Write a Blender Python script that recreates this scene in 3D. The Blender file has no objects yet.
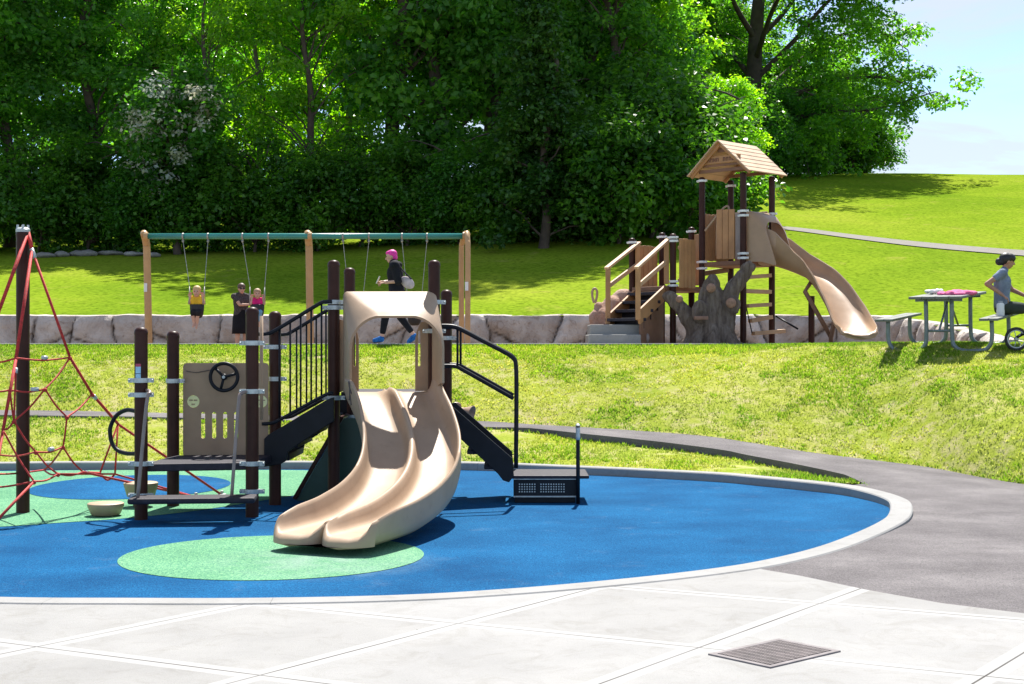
import bpy, bmesh, math, random
import numpy as np
from mathutils import Vector, Matrix, noise as mnoise
from mathutils.geometry import delaunay_2d_cdt
R = math.radians
random.seed(7)
RNG = np.random.default_rng(11)
scene = bpy.context.scene
COL = scene.collection
F, CX, CY, H = 1430.0, 512.0, 342.0, 1.72      # focal length in px, picture centre, eye height (m)

def P(px, py, Y):
    return Vector(((px - CX) * Y / F, Y, H - (py - CY) * Y / F))
def G(px, py, z=0.0):
    Y = F * (H - z) / (py - CY)
    return Vector(((px - CX) * Y / F, Y, z))
def lerp(a, b, t): return a + (b - a) * t
def sstep(a, b, x):
    t = np.clip((x - a) / (b - a), 0, 1); return t * t * (3 - 2 * t)

# ------------------------------------------------------------------ materials
def nt(m):
    m.use_nodes = True
    return m.node_tree
def rgb(c): return (c[0], c[1], c[2], 1.0)
def node(t, kind, **kw):
    n = t.nodes.new(kind)
    for k, v in kw.items():
        if k in n.inputs: n.inputs[k].default_value = v
        else: setattr(n, k, v)
    return n
def coords(t, kind='Object'):
    tc = t.nodes.new('ShaderNodeTexCoord'); return tc.outputs[kind]
def noise_node(t, vec, scale, detail=4, rough=.55, dist=0.0):
    n = node(t, 'ShaderNodeTexNoise', Scale=scale, Detail=detail, Roughness=rough, Distortion=dist)
    t.links.new(vec, n.inputs['Vector']); return n.outputs['Fac']
def ramp(t, fac, stops):
    r = t.nodes.new('ShaderNodeValToRGB')
    el = r.color_ramp.elements
    while len(el) < len(stops): el.new(.5)
    for e, (p, c) in zip(el, stops):
        e.position = p; e.color = rgb(c)
    t.links.new(fac, r.inputs['Fac']); return r.outputs['Color']
def mix(t, fac, a, b, mode='MIX'):
    m = t.nodes.new('ShaderNodeMix'); m.data_type = 'RGBA'; m.blend_type = mode
    for sock, v in ((m.inputs[0], fac), (m.inputs[6], a), (m.inputs[7], b)):
        if hasattr(v, 'is_linked'): t.links.new(v, sock)
        elif isinstance(v, (int, float)): sock.default_value = v
        else: sock.default_value = rgb(v)
    return m.outputs[2]
def math_n(t, op, a, b=0.0):
    m = t.nodes.new('ShaderNodeMath'); m.operation = op
    for s, v in ((m.inputs[0], a), (m.inputs[1], b)):
        if hasattr(v, 'is_linked'): t.links.new(v, s)
        else: s.default_value = v
    return m.outputs[0]
def bump(t, bsdf, h, strength=.3, dist=.01):
    b = node(t, 'ShaderNodeBump', Strength=strength, Distance=dist)
    t.links.new(h, b.inputs['Height']); t.links.new(b.outputs[0], bsdf.inputs['Normal'])

def mat(name, c, rough=.5, var=.12, scale=6.0, bmp=0.0, bscale=120.0, metal=0.0, coat=0.0, spec=.5, wear=None):
    m = bpy.data.materials.new(name); t = nt(m); b = t.nodes['Principled BSDF']
    v = coords(t)
    f = noise_node(t, v, scale, 5)
    lo = [x * (1 - var) for x in c]; hi = [min(1, x * (1 + var)) for x in c]
    col = ramp(t, f, [(.3, lo), (.7, hi)])
    if wear:
        f2 = noise_node(t, v, scale * 3.1, 6, .7)
        wm = ramp(t, f2, [(.56, (0, 0, 0)), (.72, (.6, .6, .6))])
        col = mix(t, wm, col, wear)
    t.links.new(col, b.inputs['Base Color'])
    rr = node(t, 'ShaderNodeMapRange'); rr.inputs['To Min'].default_value = max(.02, rough - .08); rr.inputs['To Max'].default_value = min(1, rough + .1)
    t.links.new(noise_node(t, v, scale * 2.3, 4), rr.inputs[0]); t.links.new(rr.outputs[0], b.inputs['Roughness'])
    b.inputs['Metallic'].default_value = metal
    b.inputs['Coat Weight'].default_value = coat
    b.inputs['Specular IOR Level'].default_value = spec
    if bmp: bump(t, b, noise_node(t, v, bscale, 3), bmp, .004)
    return m

def leaf_mat(name, dark, mid, light, trans=.5, tcol=None, gloss=.3):
    m = bpy.data.materials.new(name); t = nt(m); b = t.nodes['Principled BSDF']
    g = t.nodes.new('ShaderNodeNewGeometry')
    col = ramp(t, g.outputs['Random Per Island'], [(0, dark), (.5, mid), (1, light)])
    big = noise_node(t, coords(t), .45, 2)
    hue = ramp(t, big, [(.35, (.72, .8, .8)), (.65, (1.25, 1.12, .9))])
    col = mix(t, 1.0, col, hue, 'MULTIPLY')
    t.links.new(col, b.inputs['Base Color'])
    b.inputs['Roughness'].default_value = gloss; b.inputs['Specular IOR Level'].default_value = .28
    tr = t.nodes.new('ShaderNodeBsdfTranslucent')
    tc = mix(t, 1.0, col, tcol or (1.9, 2.0, .7), 'MULTIPLY')
    t.links.new(tc, tr.inputs['Color'])
    ms = node(t, 'ShaderNodeMixShader'); ms.inputs[0].default_value = trans
    t.links.new(b.outputs[0], ms.inputs[1]); t.links.new(tr.outputs[0], ms.inputs[2])
    t.links.new(ms.outputs[0], t.nodes['Material Output'].inputs['Surface'])
    return m

# ------------------------------------------------------------------ objects
OFF = {}
def tag(o, label=None, cat=None, group=None, kind=None):
    if label: o['label'] = label
    if cat: o['category'] = cat
    if group: o['group'] = group
    if kind: o['kind'] = kind
    return o
def thing(name, label, cat, loc, group=None):
    o = bpy.data.objects.new(name, None); COL.objects.link(o)
    o.empty_display_size = .2
    o.location = loc; OFF[o] = Vector(loc)
    return tag(o, label, cat, group)
def link_mesh(name, me, m, parent=None, loc=None):
    """link a mesh whose vertices are in world coordinates; its origin goes to the parent's base (or to loc)"""
    o = bpy.data.objects.new(name, me); COL.objects.link(o)
    off = OFF[parent] if parent is not None else Vector(loc or (0, 0, 0))
    if off.length: me.transform(Matrix.Translation(-off))
    if parent is not None:
        o.parent = parent
    else: o.location = off
    OFF[o] = off
    ms = m if isinstance(m, (list, tuple)) else [m]
    for x in ms:
        if x: me.materials.append(x)
    return o
def copy_tree(o, parent=None):
    c = o.copy(); COL.objects.link(c)
    if parent is not None: c.parent = parent
    for ch in list(o.children): copy_tree(ch, c)
    return c

def frame_axes(d):
    d = Vector(d).normalized()
    up = Vector((0, 0, 1)) if abs(d.z) < .95 else Vector((0, 1, 0))
    s = d.cross(up).normalized()
    return d, s, s.cross(d).normalized()

class MB:
    def __init__(self): self.bm = bmesh.new()
    def face(self, vs, mi=0):
        try:
            f = self.bm.faces.new(vs); f.material_index = mi; return f
        except ValueError: return None
    def ring_loft(self, rings, closed_ring=True, cap=True, mi=0, loop=False):
        bvs = [[self.bm.verts.new(p) for p in r] for r in rings]
        n = len(bvs[0]); m = len(bvs)
        for i in range(m if loop else m - 1):
            a, b = bvs[i], bvs[(i + 1) % m]
            for j in range(n if closed_ring else n - 1):
                k = (j + 1) % n
                self.face((a[j], a[k], b[k], b[j]), mi)
        if cap and closed_ring and not loop:
            self.face(list(reversed(bvs[0])), mi); self.face(bvs[-1], mi)
        return bvs
    def box(self, c, size, ax=None, mi=0):
        """c centre, size full lengths along axes ax (3 vectors)"""
        c = Vector(c); ax = ax or (Vector((1, 0, 0)), Vector((0, 1, 0)), Vector((0, 0, 1)))
        h = [Vector(a) * (s / 2) for a, s in zip(ax, size)]
        p = {}
        for i in (-1, 1):
            for j in (-1, 1):
                for k in (-1, 1): p[i, j, k] = self.bm.verts.new(c + h[0] * i + h[1] * j + h[2] * k)
        for q in (((-1,-1,-1),(-1,1,-1),(1,1,-1),(1,-1,-1)), ((-1,-1,1),(1,-1,1),(1,1,1),(-1,1,1)), ((-1,-1,-1),(1,-1,-1),(1,-1,1),(-1,-1,1)),
                  ((1,-1,-1),(1,1,-1),(1,1,1),(1,-1,1)), ((1,1,-1),(-1,1,-1),(-1,1,1),(1,1,1)), ((-1,1,-1),(-1,-1,-1),(-1,-1,1),(-1,1,1))):
            self.face([p[x] for x in q], mi)
    def bar(self, a, b, w, h, up=(0, 0, 1), mi=0):
        """rectangular bar from a to b: w sideways, h along up"""
        a, b = Vector(a), Vector(b); d = (b - a); L = d.length; d.normalize()
        s = d.cross(Vector(up)).normalized(); u = s.cross(d).normalized()
        self.box((a + b) / 2, (L, w, h), (d, s, u), mi)
    def tube(self, pts, r, n=10, closed=False, cap=True, mi=0, smooth_n=0):
        pts = [Vector(p) for p in pts]
        rs = list(r) if isinstance(r, (list, tuple)) else [r] * len(pts)
        if smooth_n: pts, rs = catmull(pts, rs, smooth_n, closed)
        rings = []; m = len(pts); s = None
        for i, p in enumerate(pts):
            if closed: d = pts[(i + 1) % m] - pts[i - 1]
            else: d = pts[min(i + 1, m - 1)] - pts[max(i - 1, 0)]
            if d.length < 1e-9: d = Vector((0, 0, 1))
            d.normalize()
            if s is None: s = frame_axes(d)[1]
            s = (s - d * s.dot(d))
            if s.length < 1e-6: s = frame_axes(d)[1]
            s.normalize(); u = s.cross(d)
            rings.append([p + (s * math.cos(2*math.pi*k/n) + u * math.sin(2*math.pi*k/n)) * rs[i] for k in range(n)])
        self.ring_loft(rings, True, cap, mi, loop=closed)
    def cyl(self, a, b, r, r2=None, n=20, mi=0):
        self.tube([a, b], [r, r if r2 is None else r2], n, mi=mi)
    def lathe(self, prof, c=(0, 0, 0), n=20, axis=(0, 0, 1), mi=0):
        """prof list of (r, h) along axis"""
        d, s, u = frame_axes(axis); c = Vector(c)
        rings = [[c + d * h + (s * math.cos(2*math.pi*k/n) + u * math.sin(2*math.pi*k/n)) * max(r, 1e-4) for k in range(n)] for r, h in prof]
        self.ring_loft(rings, True, True, mi)
    def ball(self, c, rad, n=12, ax=None, mi=0):
        c = Vector(c); rad = rad if hasattr(rad, '__len__') else (rad,) * 3
        ax = ax or (Vector((1, 0, 0)), Vector((0, 1, 0)), Vector((0, 0, 1)))
        rings = []
        for i in range(1, n):
            th = math.pi * i / n
            rings.append([c + ax[0] * (rad[0]*math.sin(th)*math.cos(2*math.pi*k/(2*n))) + ax[1] * (rad[1]*math.sin(th)*math.sin(2*math.pi*k/(2*n))) - ax[2] * (rad[2]*math.cos(th)) for k in range(2*n)])
        b = self.ring_loft(rings, True, False, mi)
        lo = self.bm.verts.new(c - ax[2] * rad[2]); hi = self.bm.verts.new(c + ax[2] * rad[2])
        m = 2 * n
        for k in range(m):
            self.face((lo, b[0][(k+1) % m], b[0][k]), mi); self.face((hi, b[-1][k], b[-1][(k+1) % m]), mi)
    def capsule(self, a, b, ra, rb, n=12):
        a, b = Vector(a), Vector(b); d = b - a; L = d.length
        d = d.normalized() if L > 1e-6 else Vector((0, 0, 1))
        prof = [(ra*math.sin(x), -ra*math.cos(x)) for x in np.linspace(.05, math.pi/2, 5)] + [(rb*math.cos(x), L + rb*math.sin(x)) for x in np.linspace(0, math.pi/2-.05, 5)]
        self.lathe(prof, a, n, d)
    def prism(self, poly, thick, mi=0):
        """poly: 3D loop; extruded by vector thick"""
        t = Vector(thick)
        a = [self.bm.verts.new(Vector(p)) for p in poly]; b = [self.bm.verts.new(Vector(p) + t) for p in poly]
        n = len(a)
        self.face(list(reversed(a)), mi); self.face(b, mi)
        for i in range(n): self.face((a[i], a[(i+1) % n], b[(i+1) % n], b[i]), mi)
    def mesh(self, name, smooth=False, angle=None):
        bmesh.ops.recalc_face_normals(self.bm, faces=self.bm.faces)
        if angle is not None:
            for f in self.bm.faces: f.smooth = True
            for e in self.bm.edges:
                if len(e.link_faces) == 2 and e.calc_face_angle(0) > R(angle): e.smooth = False
        elif smooth:
            for f in self.bm.faces: f.smooth = True
        me = bpy.data.meshes.new(name); self.bm.to_mesh(me); self.bm.free(); return me
    def build(self, name, m, parent=None, smooth=False, bevel=0, angle=None, loc=None):
        o = link_mesh(name, self.mesh(name, smooth, angle), m, parent, loc)
        if bevel:
            md = o.modifiers.new('bevel', 'BEVEL'); md.width = bevel; md.segments = 2; md.limit_method = 'ANGLE'; md.angle_limit = R(40)
        return o

def catmull(pts, rs, n, closed=False):
    m = len(pts); op, orr = [], []
    segs = m if closed else m - 1
    for i in range(segs):
        g = (lambda k: pts[k % m]) if closed else (lambda k: pts[min(max(k, 0), m - 1)])
        p0, p1, p2, p3 = g(i-1), g(i), g(i+1), g(i+2)
        for k in range(n):
            t = k / n
            op.append(.5 * ((2*p1) + (p2-p0)*t + (2*p0-5*p1+4*p2-p3)*t*t + (3*p1-p0-3*p2+p3)*t**3))
            orr.append(lerp(rs[i % m], rs[(i+1) % m], t))
    if not closed: op.append(pts[-1]); orr.append(rs[-1])
    return op, orr

def evaluate(o):
    dg = bpy.context.evaluated_depsgraph_get()
    me = bpy.data.meshes.new_from_object(o.evaluated_get(dg))
    old = o.data; bpy.data.objects.remove(o); bpy.data.meshes.remove(old)
    return me
def union(mb, name, m, parent=None, voxel=.012, smooth=4, disp=None, mat_fn=None, loc=None):
    """one continuous skin over every closed shape in mb"""
    me = mb.mesh(name); o = bpy.data.objects.new(name, me); COL.objects.link(o)
    md = o.modifiers.new('r', 'REMESH'); md.mode = 'VOXEL'; md.voxel_size = voxel; md.use_smooth_shade = True
    if smooth:
        s = o.modifiers.new('s', 'SMOOTH'); s.iterations = smooth; s.factor = .5
    me = evaluate(o); me.name = name; me.materials.clear()
    if disp:
        me.vertices.foreach_get
        nrm = [v.normal.copy() for v in me.vertices]
        for v, nn in zip(me.vertices, nrm): v.co += nn * disp(v.co)
    for p in me.polygons:
        p.use_smooth = True
        if mat_fn: p.material_index = mat_fn(p.center)
    return link_mesh(name, me, m, parent, loc)

def mesh_np(name, V, Fq):
    me = bpy.data.meshes.new(name); n, k = Fq.shape
    me.vertices.add(len(V)); me.vertices.foreach_set('co', np.ascontiguousarray(V, np.float32).ravel())
    me.loops.add(n * k); me.loops.foreach_set('vertex_index', np.ascontiguousarray(Fq, np.int32).ravel())
    me.polygons.add(n); me.polygons.foreach_set('loop_start', np.arange(0, n * k, k, dtype=np.int32))
    try: me.polygons.foreach_set('loop_total', np.full(n, k, np.int32))
    except Exception: pass
    me.update(calc_edges=True); me.validate(); return me

def in_poly(x, y, poly):
    x = np.asarray(x, float); y = np.asarray(y, float); c = np.zeros(x.shape, bool); n = len(poly); j = n - 1
    for i in range(n):
        xi, yi, xj, yj = poly[i][0], poly[i][1], poly[j][0], poly[j][1]
        if yi != yj:
            c ^= ((yi > y) != (yj > y)) & (x < (xj - xi) * (y - yi) / (yj - yi) + xi)
        j = i
    return c
def sheet(name, poly, zf, m, spacing=.5, skirt=0.0):
    """flat or gently curved ground sheet filling a polygon"""
    poly = [Vector((p[0], p[1])) for p in poly]
    xs = [p.x for p in poly]; ys = [p.y for p in poly]
    gx, gy = np.meshgrid(np.arange(min(xs), max(xs), spacing), np.arange(min(ys), max(ys), spacing))
    gx = gx.ravel() + .013; gy = gy.ravel() + .017
    ok = in_poly(gx, gy, [(p.x, p.y) for p in poly])
    pts = poly + [Vector((a, b)) for a, b in zip(gx[ok], gy[ok])]
    n = len(poly)
    vs, es, fs, *_ = delaunay_2d_cdt(pts, [(i, (i + 1) % n) for i in range(n)], [list(range(n))], 1, 1e-4)
    mb = MB(); bv = [mb.bm.verts.new((v.x, v.y, zf(v.x, v.y))) for v in vs]
    for f in fs: mb.face([bv[i] for i in f])
    if skirt:
        for e in [e for e in mb.bm.edges if len(e.link_faces) == 1]:
            a, b = e.verts
            c = mb.bm.verts.new(a.co - Vector((0, 0, skirt))); d = mb.bm.verts.new(b.co - Vector((0, 0, skirt)))
            mb.face((a, b, d, c))
    bmesh.ops.remove_doubles(mb.bm, verts=mb.bm.verts, dist=1e-5)
    o = mb.build(name, m)
    me = o.data
    if me.polygons and np.mean([p.normal.z for p in me.polygons]) < 0: me.flip_normals()
    return tag(o, kind='structure')
# ------------------------------------------------------------------ curves of the site (world metres)
PIT_PX = [(890,510),(888.5,517.5),(880,524),(854,535),(812,549.6),(758,562.5),(700,571.5),(615,581),(512,590),(400,596.5),(256,599.5),(128,599.5),(0,598.5),
          (-200,592),(-400,575),(-560,545),(-600,515),(-480,490),(-250,476),(0,470.5),(150,469.6),(300,469.3),(460,470),(587,475),(663,478.7),(720,482),(757,485.6),(796,489.5),(838,494.3),(867,500),(885,505.5)]
pit, _ = catmull([G(*p) for p in PIT_PX], [1] * len(PIT_PX), 8, True)
def offset_loop(loop, d):
    out = []; n = len(loop)
    for i in range(n):
        t = (loop[(i+1) % n] - loop[i-1]); t.normalize()
        out.append(loop[i] + Vector((-t.y, t.x, 0)) * d)
    return out
if sum(a.x*b.y - b.x*a.y for a, b in zip(pit, pit[1:] + pit[:1])) < 0: pit.reverse()
pit_out = offset_loop(pit, -.22)
def kerb_top(p): return lerp(.014, .10, float(sstep(12.0, 16.8, p.y)))

FAR = [(P(*q)) for q in ((0,410,22.6),(130,412,22.6),(300,416,22.5),(470,420.5,22.2),(530,424,22.0),(615,429,21.7),(700,435.4,21.0),(748,442,20.6),(796,450,20.1),(845,456.5,19.75),(925,466.5,19.1),(973,475.6,18.3),(1024,484,17.3))]
FAR = [Vector((-24, 22.4, .66)), Vector((-14, 22.6, .66))] + FAR + [Vector((7.2, 14.6, 0)), Vector((9, 12.6, 0)), Vector((14, 11.4, 0))]
NEAR = [(P(*q)) for q in ((0,415,21.2),(130,416.5,21.2),(300,420.5,21.2),(470,426,20.9),(530,428,20.9),(587,434,20.6),(663,442,20.0),(720,449.5,19.5),(748,455,19.0),(796,464,18.3),(845,474.6,17.5),(866,484.5,16.9))]
NEAR = [Vector((-24, 21.0, .65)), Vector((-14, 21.2, .65))] + NEAR
NEARX = NEAR + [Vector((5.0, 15.2, .005)), Vector((6, 13.5, 0)), Vector((8, 11, 0)), Vector((14, 10, 0))]
FAR, _ = catmull(FAR, [1] * len(FAR), 6); NEAR, _ = catmull(NEAR, [1] * len(NEAR), 6)
fx, fy, fz = (np.array([p[i] for p in FAR]) for i in range(3))
nx, ny, nz = (np.array([p[i] for p in NEARX]) for i in range(3))
def asphalt_z(x, y):
    yb, zb, yc, zc = np.interp(x, nx, ny), np.interp(x, nx, nz), np.interp(x, fx, fy), np.interp(x, fx, fz)
    return float(np.interp(y, [yb - 2, yb, max(yc, yb + .05)], [.004, zb, zc]))
# rear outer edge of the kerb as y(x)
rear = sorted([p for p in pit_out if p.y > 15.2], key=lambda p: p.x)
rx_, ry_ = np.array([p.x for p in rear]), np.array([p.y for p in rear])
def strip_z(x, y):
    ya, yb, zb = np.interp(x, rx_, ry_), np.interp(x, nx, ny), np.interp(x, nx, nz)
    t = np.clip((y - ya) / max(yb - ya, .05), 0, 1)
    return float(lerp(.085, max(zb - lerp(.025, .10, float(sstep(-.5, 1.2, x))), .02), t)) + .018 * mnoise.noise((x * 1.7, y * 1.7, 0))
def bank_z(x, y, rough=True):
    yc, zc = np.interp(x, fx, fy), np.interp(x, fx, fz)
    yd = np.interp(x, [3, 5, 6.2, 9], [25.7, 24.4, 23.3, 23.0]); zd = np.interp(x, [3, 6.2], [1.61, 1.68])
    t = np.clip((y - yc) / (yd - yc), 0, 1)
    z = zc + (zd - zc) * (1 - (1 - t) ** lerp(1.45, 1.2, float(sstep(3, 6, x))))
    if y > yd: z = lerp(zd, max(1.655, zd), min(1, (y - yd) / (26 - yd + .01)))
    w = float(sstep(0, .6, y - yc)) * float(sstep(0, .8, 26 - y))
    return float(z) + (w * .035 * (mnoise.noise((x * .9, y * .9, 3)) + .5 * mnoise.noise((x * 2.7, y * 2.7, 5))) if rough else 0)
WALL_Y = 36.0
def lawn_z(x, y):
    if y < WALL_Y: return 1.70 + (y - 27.6) / 8.4 * .65
    s = .155 + .040 * float(sstep(-10, 8, x))
    yc = 92.0; d = y - WALL_Y
    if y < yc - 12: z = 2.35 + s * d
    else:
        e = y - (yc - 12); z = 2.35 + s * (yc - 12 - WALL_Y) + s * e - s * e * e / 26 if e < 13 else 2.35 + s * (yc - 12 - WALL_Y) + s * 6.5 - .02 * (e - 13)
    return z + .10 * mnoise.noise((x * .12, y * .12, 1)) * min(1, d / 4)
def ray_ground(px, py):
    y = 36.5
    while y < 130:
        q = P(px, py, y)
        if q.z < lawn_z(q.x, q.y): return Vector((q.x, q.y, lawn_z(q.x, q.y)))
        y += .05
    return P(px, py, 92)

# ------------------------------------------------------------------ ground materials
def grass_mat(name, a, b, c, dry, dry_amt, s1=.55, fine=34, sc=1.0, con=1.0):
    m = bpy.data.materials.new(name); t = nt(m); bs = t.nodes['Principled BSDF']; v = coords(t)
    big = noise_node(t, v, s1, 5, .6); mid = noise_node(t, v, s1 * 7, 5, .65, .4); fin = noise_node(t, v, fine, 3, .7)
    col = ramp(t, big, [(.32, a), (.5, b), (.68, c)])
    dm = ramp(t, mid, [(.5 - dry_amt, (0, 0, 0)), (.72, (1, 1, 1))])
    col = mix(t, math_n(t, 'MULTIPLY', dm, .8), col, dry)
    sh = ramp(t, fin, [(.25, (1 - .38 * con, 1 - .34 * con, 1 - .4 * con)), (.5, (1, 1, 1)), (.8, (1 + .22 * con, 1 + .2 * con, 1 + .15 * con))])
    col = mix(t, 1.0, col, sh, 'MULTIPLY')
    t.links.new(col, bs.inputs['Base Color']); bs.inputs['Roughness'].default_value = .9; bs.inputs['Specular IOR Level'].default_value = 0
    if con == 1.0:
        dirt = ramp(t, noise_node(t, v, 1.1, 7, .72, .8), [(.57, (0, 0, 0)), (.68, (.65, .65, .65))])
        col = mix(t, dirt, col, (.36, .265, .20)); t.links.new(col, bs.inputs['Base Color'])
    bump(t, bs, fin, .5, .025)
    return m
M_bank = grass_mat('dry_grass_soil', (.165, .235, .024), (.255, .30, .044), (.345, .35, .085), (.46, .385, .23), .04)
M_lawn = grass_mat('lawn_grass', (.108, .182, .012), (.158, .232, .016), (.210, .262, .026), (.23, .24, .045), -.08, .12, 7, con=1.7)
def blade_mat(name, a, b, c, tr=.4):
    return leaf_mat(name, a, b, c, tr, (1.4, 1.5, 1.0), .7)
M_blade_dry = blade_mat('dry_grass_blades', (.22, .28, .035), (.31, .35, .065), (.42, .415, .15), .55)
M_blade_green = blade_mat('green_grass_blades', (.11, .22, .01), (.17, .29, .016), (.25, .35, .04), .6)

def asphalt_mat():
    m = bpy.data.materials.new('weathered_asphalt'); t = nt(m); b = t.nodes['Principled BSDF']; v = coords(t)
    col = ramp(t, noise_node(t, v, .9, 6, .62), [(.3, (.100, .092, .095)), (.55, (.155, .144, .146)), (.75, (.22, .206, .206))])
    sp = ramp(t, noise_node(t, v, 95, 2, .8), [(.25, (.45, .45, .45)), (.5, (1, 1, 1)), (.78, (1.6, 1.58, 1.55))])
    col = mix(t, 1.0, col, sp, 'MULTIPLY')
    t.links.new(col, b.inputs['Base Color']); b.inputs['Roughness'].default_value = .9; b.inputs['Specular IOR Level'].default_value = .08
    bump(t, b, noise_node(t, v, 120, 2, .7), .6, .01); return m
def rubber_mat(name, lo, hi):
    m = bpy.data.materials.new(name); t = nt(m); b = t.nodes['Principled BSDF']; v = coords(t)
    col = ramp(t, noise_node(t, v, .8, 6, .6), [(.3, lo), (.7, hi)])
    sp = ramp(t, noise_node(t, v, 70, 2, .9), [(.30, (.35, .42, .5)), (.5, (1, 1, 1)), (.70, (2.4, 1.7, 1.4))])
    col = mix(t, 1.0, col, sp, 'MULTIPLY')
    col = mix(t, 1.0, col, ramp(t, noise_node(t, v, 24, 4, .8), [(.3, (.66, .72, .78)), (.5, (1, 1, 1)), (.7, (1.35, 1.22, 1.15))]), 'MULTIPLY')
    dust = ramp(t, noise_node(t, v, 2.4, 7, .7), [(.58, (0, 0, 0)), (.82, (.16, .16, .16))])
    col = mix(t, dust, col, (.30, .34, .36))
    vd = node(t, 'ShaderNodeVectorMath', operation='DISTANCE'); t.links.new(v, vd.inputs[0]); vd.inputs[1].default_value = (-1.5, 11.2, 0)
    wf = ramp(t, vd.outputs['Value'], [(.15, (.5, .5, .5)), (1.0, (0, 0, 0))])
    wf = math_n(t, 'MULTIPLY', wf, ramp(t, noise_node(t, v, 3.2, 7, .7), [(.36, (0, 0, 0)), (.62, (1, 1, 1))]))
    col = mix(t, wf, col, (.27, .33, .30))
    t.links.new(col, b.inputs['Base Color']); b.inputs['Roughness'].default_value = .9; b.inputs['Specular IOR Level'].default_value = .06
    bump(t, b, noise_node(t, v, 85, 2, .8), .7, .012); return m
def concrete_mat(name, joints=False, c=(.40, .395, .375)):
    m = bpy.data.materials.new(name); t = nt(m); b = t.nodes['Principled BSDF']; v = coords(t)
    col = ramp(t, noise_node(t, v, 1.1, 8, .65), [(.3, [x * .86 for x in c]), (.6, c), (.8, [min(1, x * 1.08) for x in c])])
    st = ramp(t, noise_node(t, v, 3.2, 8, .75, 1.2), [(.50, (1, 1, 1)), (.66, (.88, .87, .85)), (.85, (.70, .68, .65))])
    col = mix(t, 1.0, col, st, 'MULTIPLY')
    fn = noise_node(t, v, 140, 2, .6)
    col = mix(t, 1.0, col, ramp(t, fn, [(.25, (.86, .86, .86)), (.5, (1, 1, 1))]), 'MULTIPLY')
    pit_ = ramp(t, noise_node(t, v, 22, 2, .5), [(.76, (1, 1, 1)), (.8, (.35, .33, .3))])
    col = mix(t, .8, col, mix(t, 1.0, col, pit_, 'MULTIPLY'))
    h = fn
    if joints:
        A = np.array([[.895, .58], [-.446, .81]]); inv = np.linalg.inv(A)
        sx = node(t, 'ShaderNodeSeparateXYZ'); t.links.new(v, sx.inputs[0])
        lines = []; cells = []
        for row, sp in ((0, 1.54), (1, 1.67)):
            e = math_n(t, 'ADD', math_n(t, 'MULTIPLY', math_n(t, 'ADD', sx.outputs[0], 1.297), float(inv[row, 0])), math_n(t, 'MULTIPLY', math_n(t, 'SUBTRACT', sx.outputs[1], 7.36), float(inv[row, 1])))
            lines.append(math_n(t, 'PINGPONG', e, sp / 2)); cells.append(math_n(t, 'FLOOR', math_n(t, 'DIVIDE', e, sp)))
        d = math_n(t, 'MINIMUM', lines[0], lines[1])
        cx_ = t.nodes.new('ShaderNodeCombineXYZ'); t.links.new(cells[0], cx_.inputs[0]); t.links.new(cells[1], cx_.inputs[1])
        wn = t.nodes.new('ShaderNodeTexWhiteNoise'); wn.noise_dimensions = '3D'; t.links.new(cx_.outputs[0], wn.inputs['Vector'])
        col = mix(t, 1.0, col, ramp(t, wn.outputs['Value'], [(0, (.90, .895, .885)), (1, (1.06, 1.06, 1.06))]), 'MULTIPLY')
        band = ramp(t, math_n(t, 'MULTIPLY', d, 1.0), [(.075, (1, 1, 1)), (.085, (0, 0, 0))])
        col = mix(t, band, col, mix(t, .75, col, [min(1, x * 1.13) for x in c]))
        g = node(t, 'ShaderNodeMapRange'); g.inputs['From Min'].default_value = .0035; g.inputs['From Max'].default_value = .0085
        t.links.new(d, g.inputs[0])
        gm = math_n(t, 'MULTIPLY', math_n(t, 'SUBTRACT', 1.0, g.outputs[0]), ramp(t, noise_node(t, v, .5, 4), [(.35, (.45, .45, .45)), (.55, (1, 1, 1))]))
        col = mix(t, gm, col, (.055, .05, .045))
        h = math_n(t, 'SUBTRACT', fn, math_n(t, 'MULTIPLY', gm, 3.0))
    t.links.new(col, b.inputs['Base Color']); b.inputs['Roughness'].default_value = .85; b.inputs['Specular IOR Level'].default_value = .12
    bump(t, b, h, .35, .006); return m
M_asphalt = asphalt_mat()
M_blue = rubber_mat('blue_rubber', (.003, .055, .152), (.008, .104, .252))
M_green = rubber_mat('green_rubber', (.082, .235, .135), (.122, .31, .185))
M_plaza = concrete_mat('plaza_concrete', True, (.298, .294, .287)); M_kerb = concrete_mat('kerb_concrete', False, (.30, .296, .288))
M_walk = concrete_mat('walk_concrete', False, (.30, .29, .27))
M_chips = mat('wood_chips', (.20, .13, .075), .9, .35, 9, .8, 60)
M_soil = mat('bare_soil', (.12, .09, .06), .95, .3, 2)

# ------------------------------------------------------------------ ground sheets
def quad(name, x0, x1, y0, y1, z, m):
    mb = MB(); mb.face([mb.bm.verts.new(p) for p in ((x0,y0,z),(x1,y0,z),(x1,y1,z),(x0,y1,z))])
    return tag(mb.build(name, m), kind='structure')
quad('ground', -600, 600, -300, 900, -.6, M_soil)
sheet('rubber_surface', offset_loop(pit, -.04), lambda x, y: 0.0, M_blue, .8)
GREEN_PX = [(-330,520),(-150,533),(0,527),(60,523),(120,519),(180,513),(230,506),(270,499.5),(304,494),(330,488),(344,481),(338,475),(318,471.5),(285,470.3),(150,470.2),(0,471.5),(-250,478),(-380,492),(-400,506)]
sheet('green_rubber_area', catmull([G(*p) for p in GREEN_PX], [1]*len(GREEN_PX), 5, True)[0], lambda x, y: .004, M_green, .8)
def ellipse(c, a, b, n=64): return [Vector((c[0] + a*math.cos(2*math.pi*k/n), c[1] + b*math.sin(2*math.pi*k/n), 0)) for k in range(n)]
sheet('blue_rubber_circle', ellipse((-4.52, 17.0), 1.14, 1.45), lambda x, y: .008, M_blue, .6)
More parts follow.
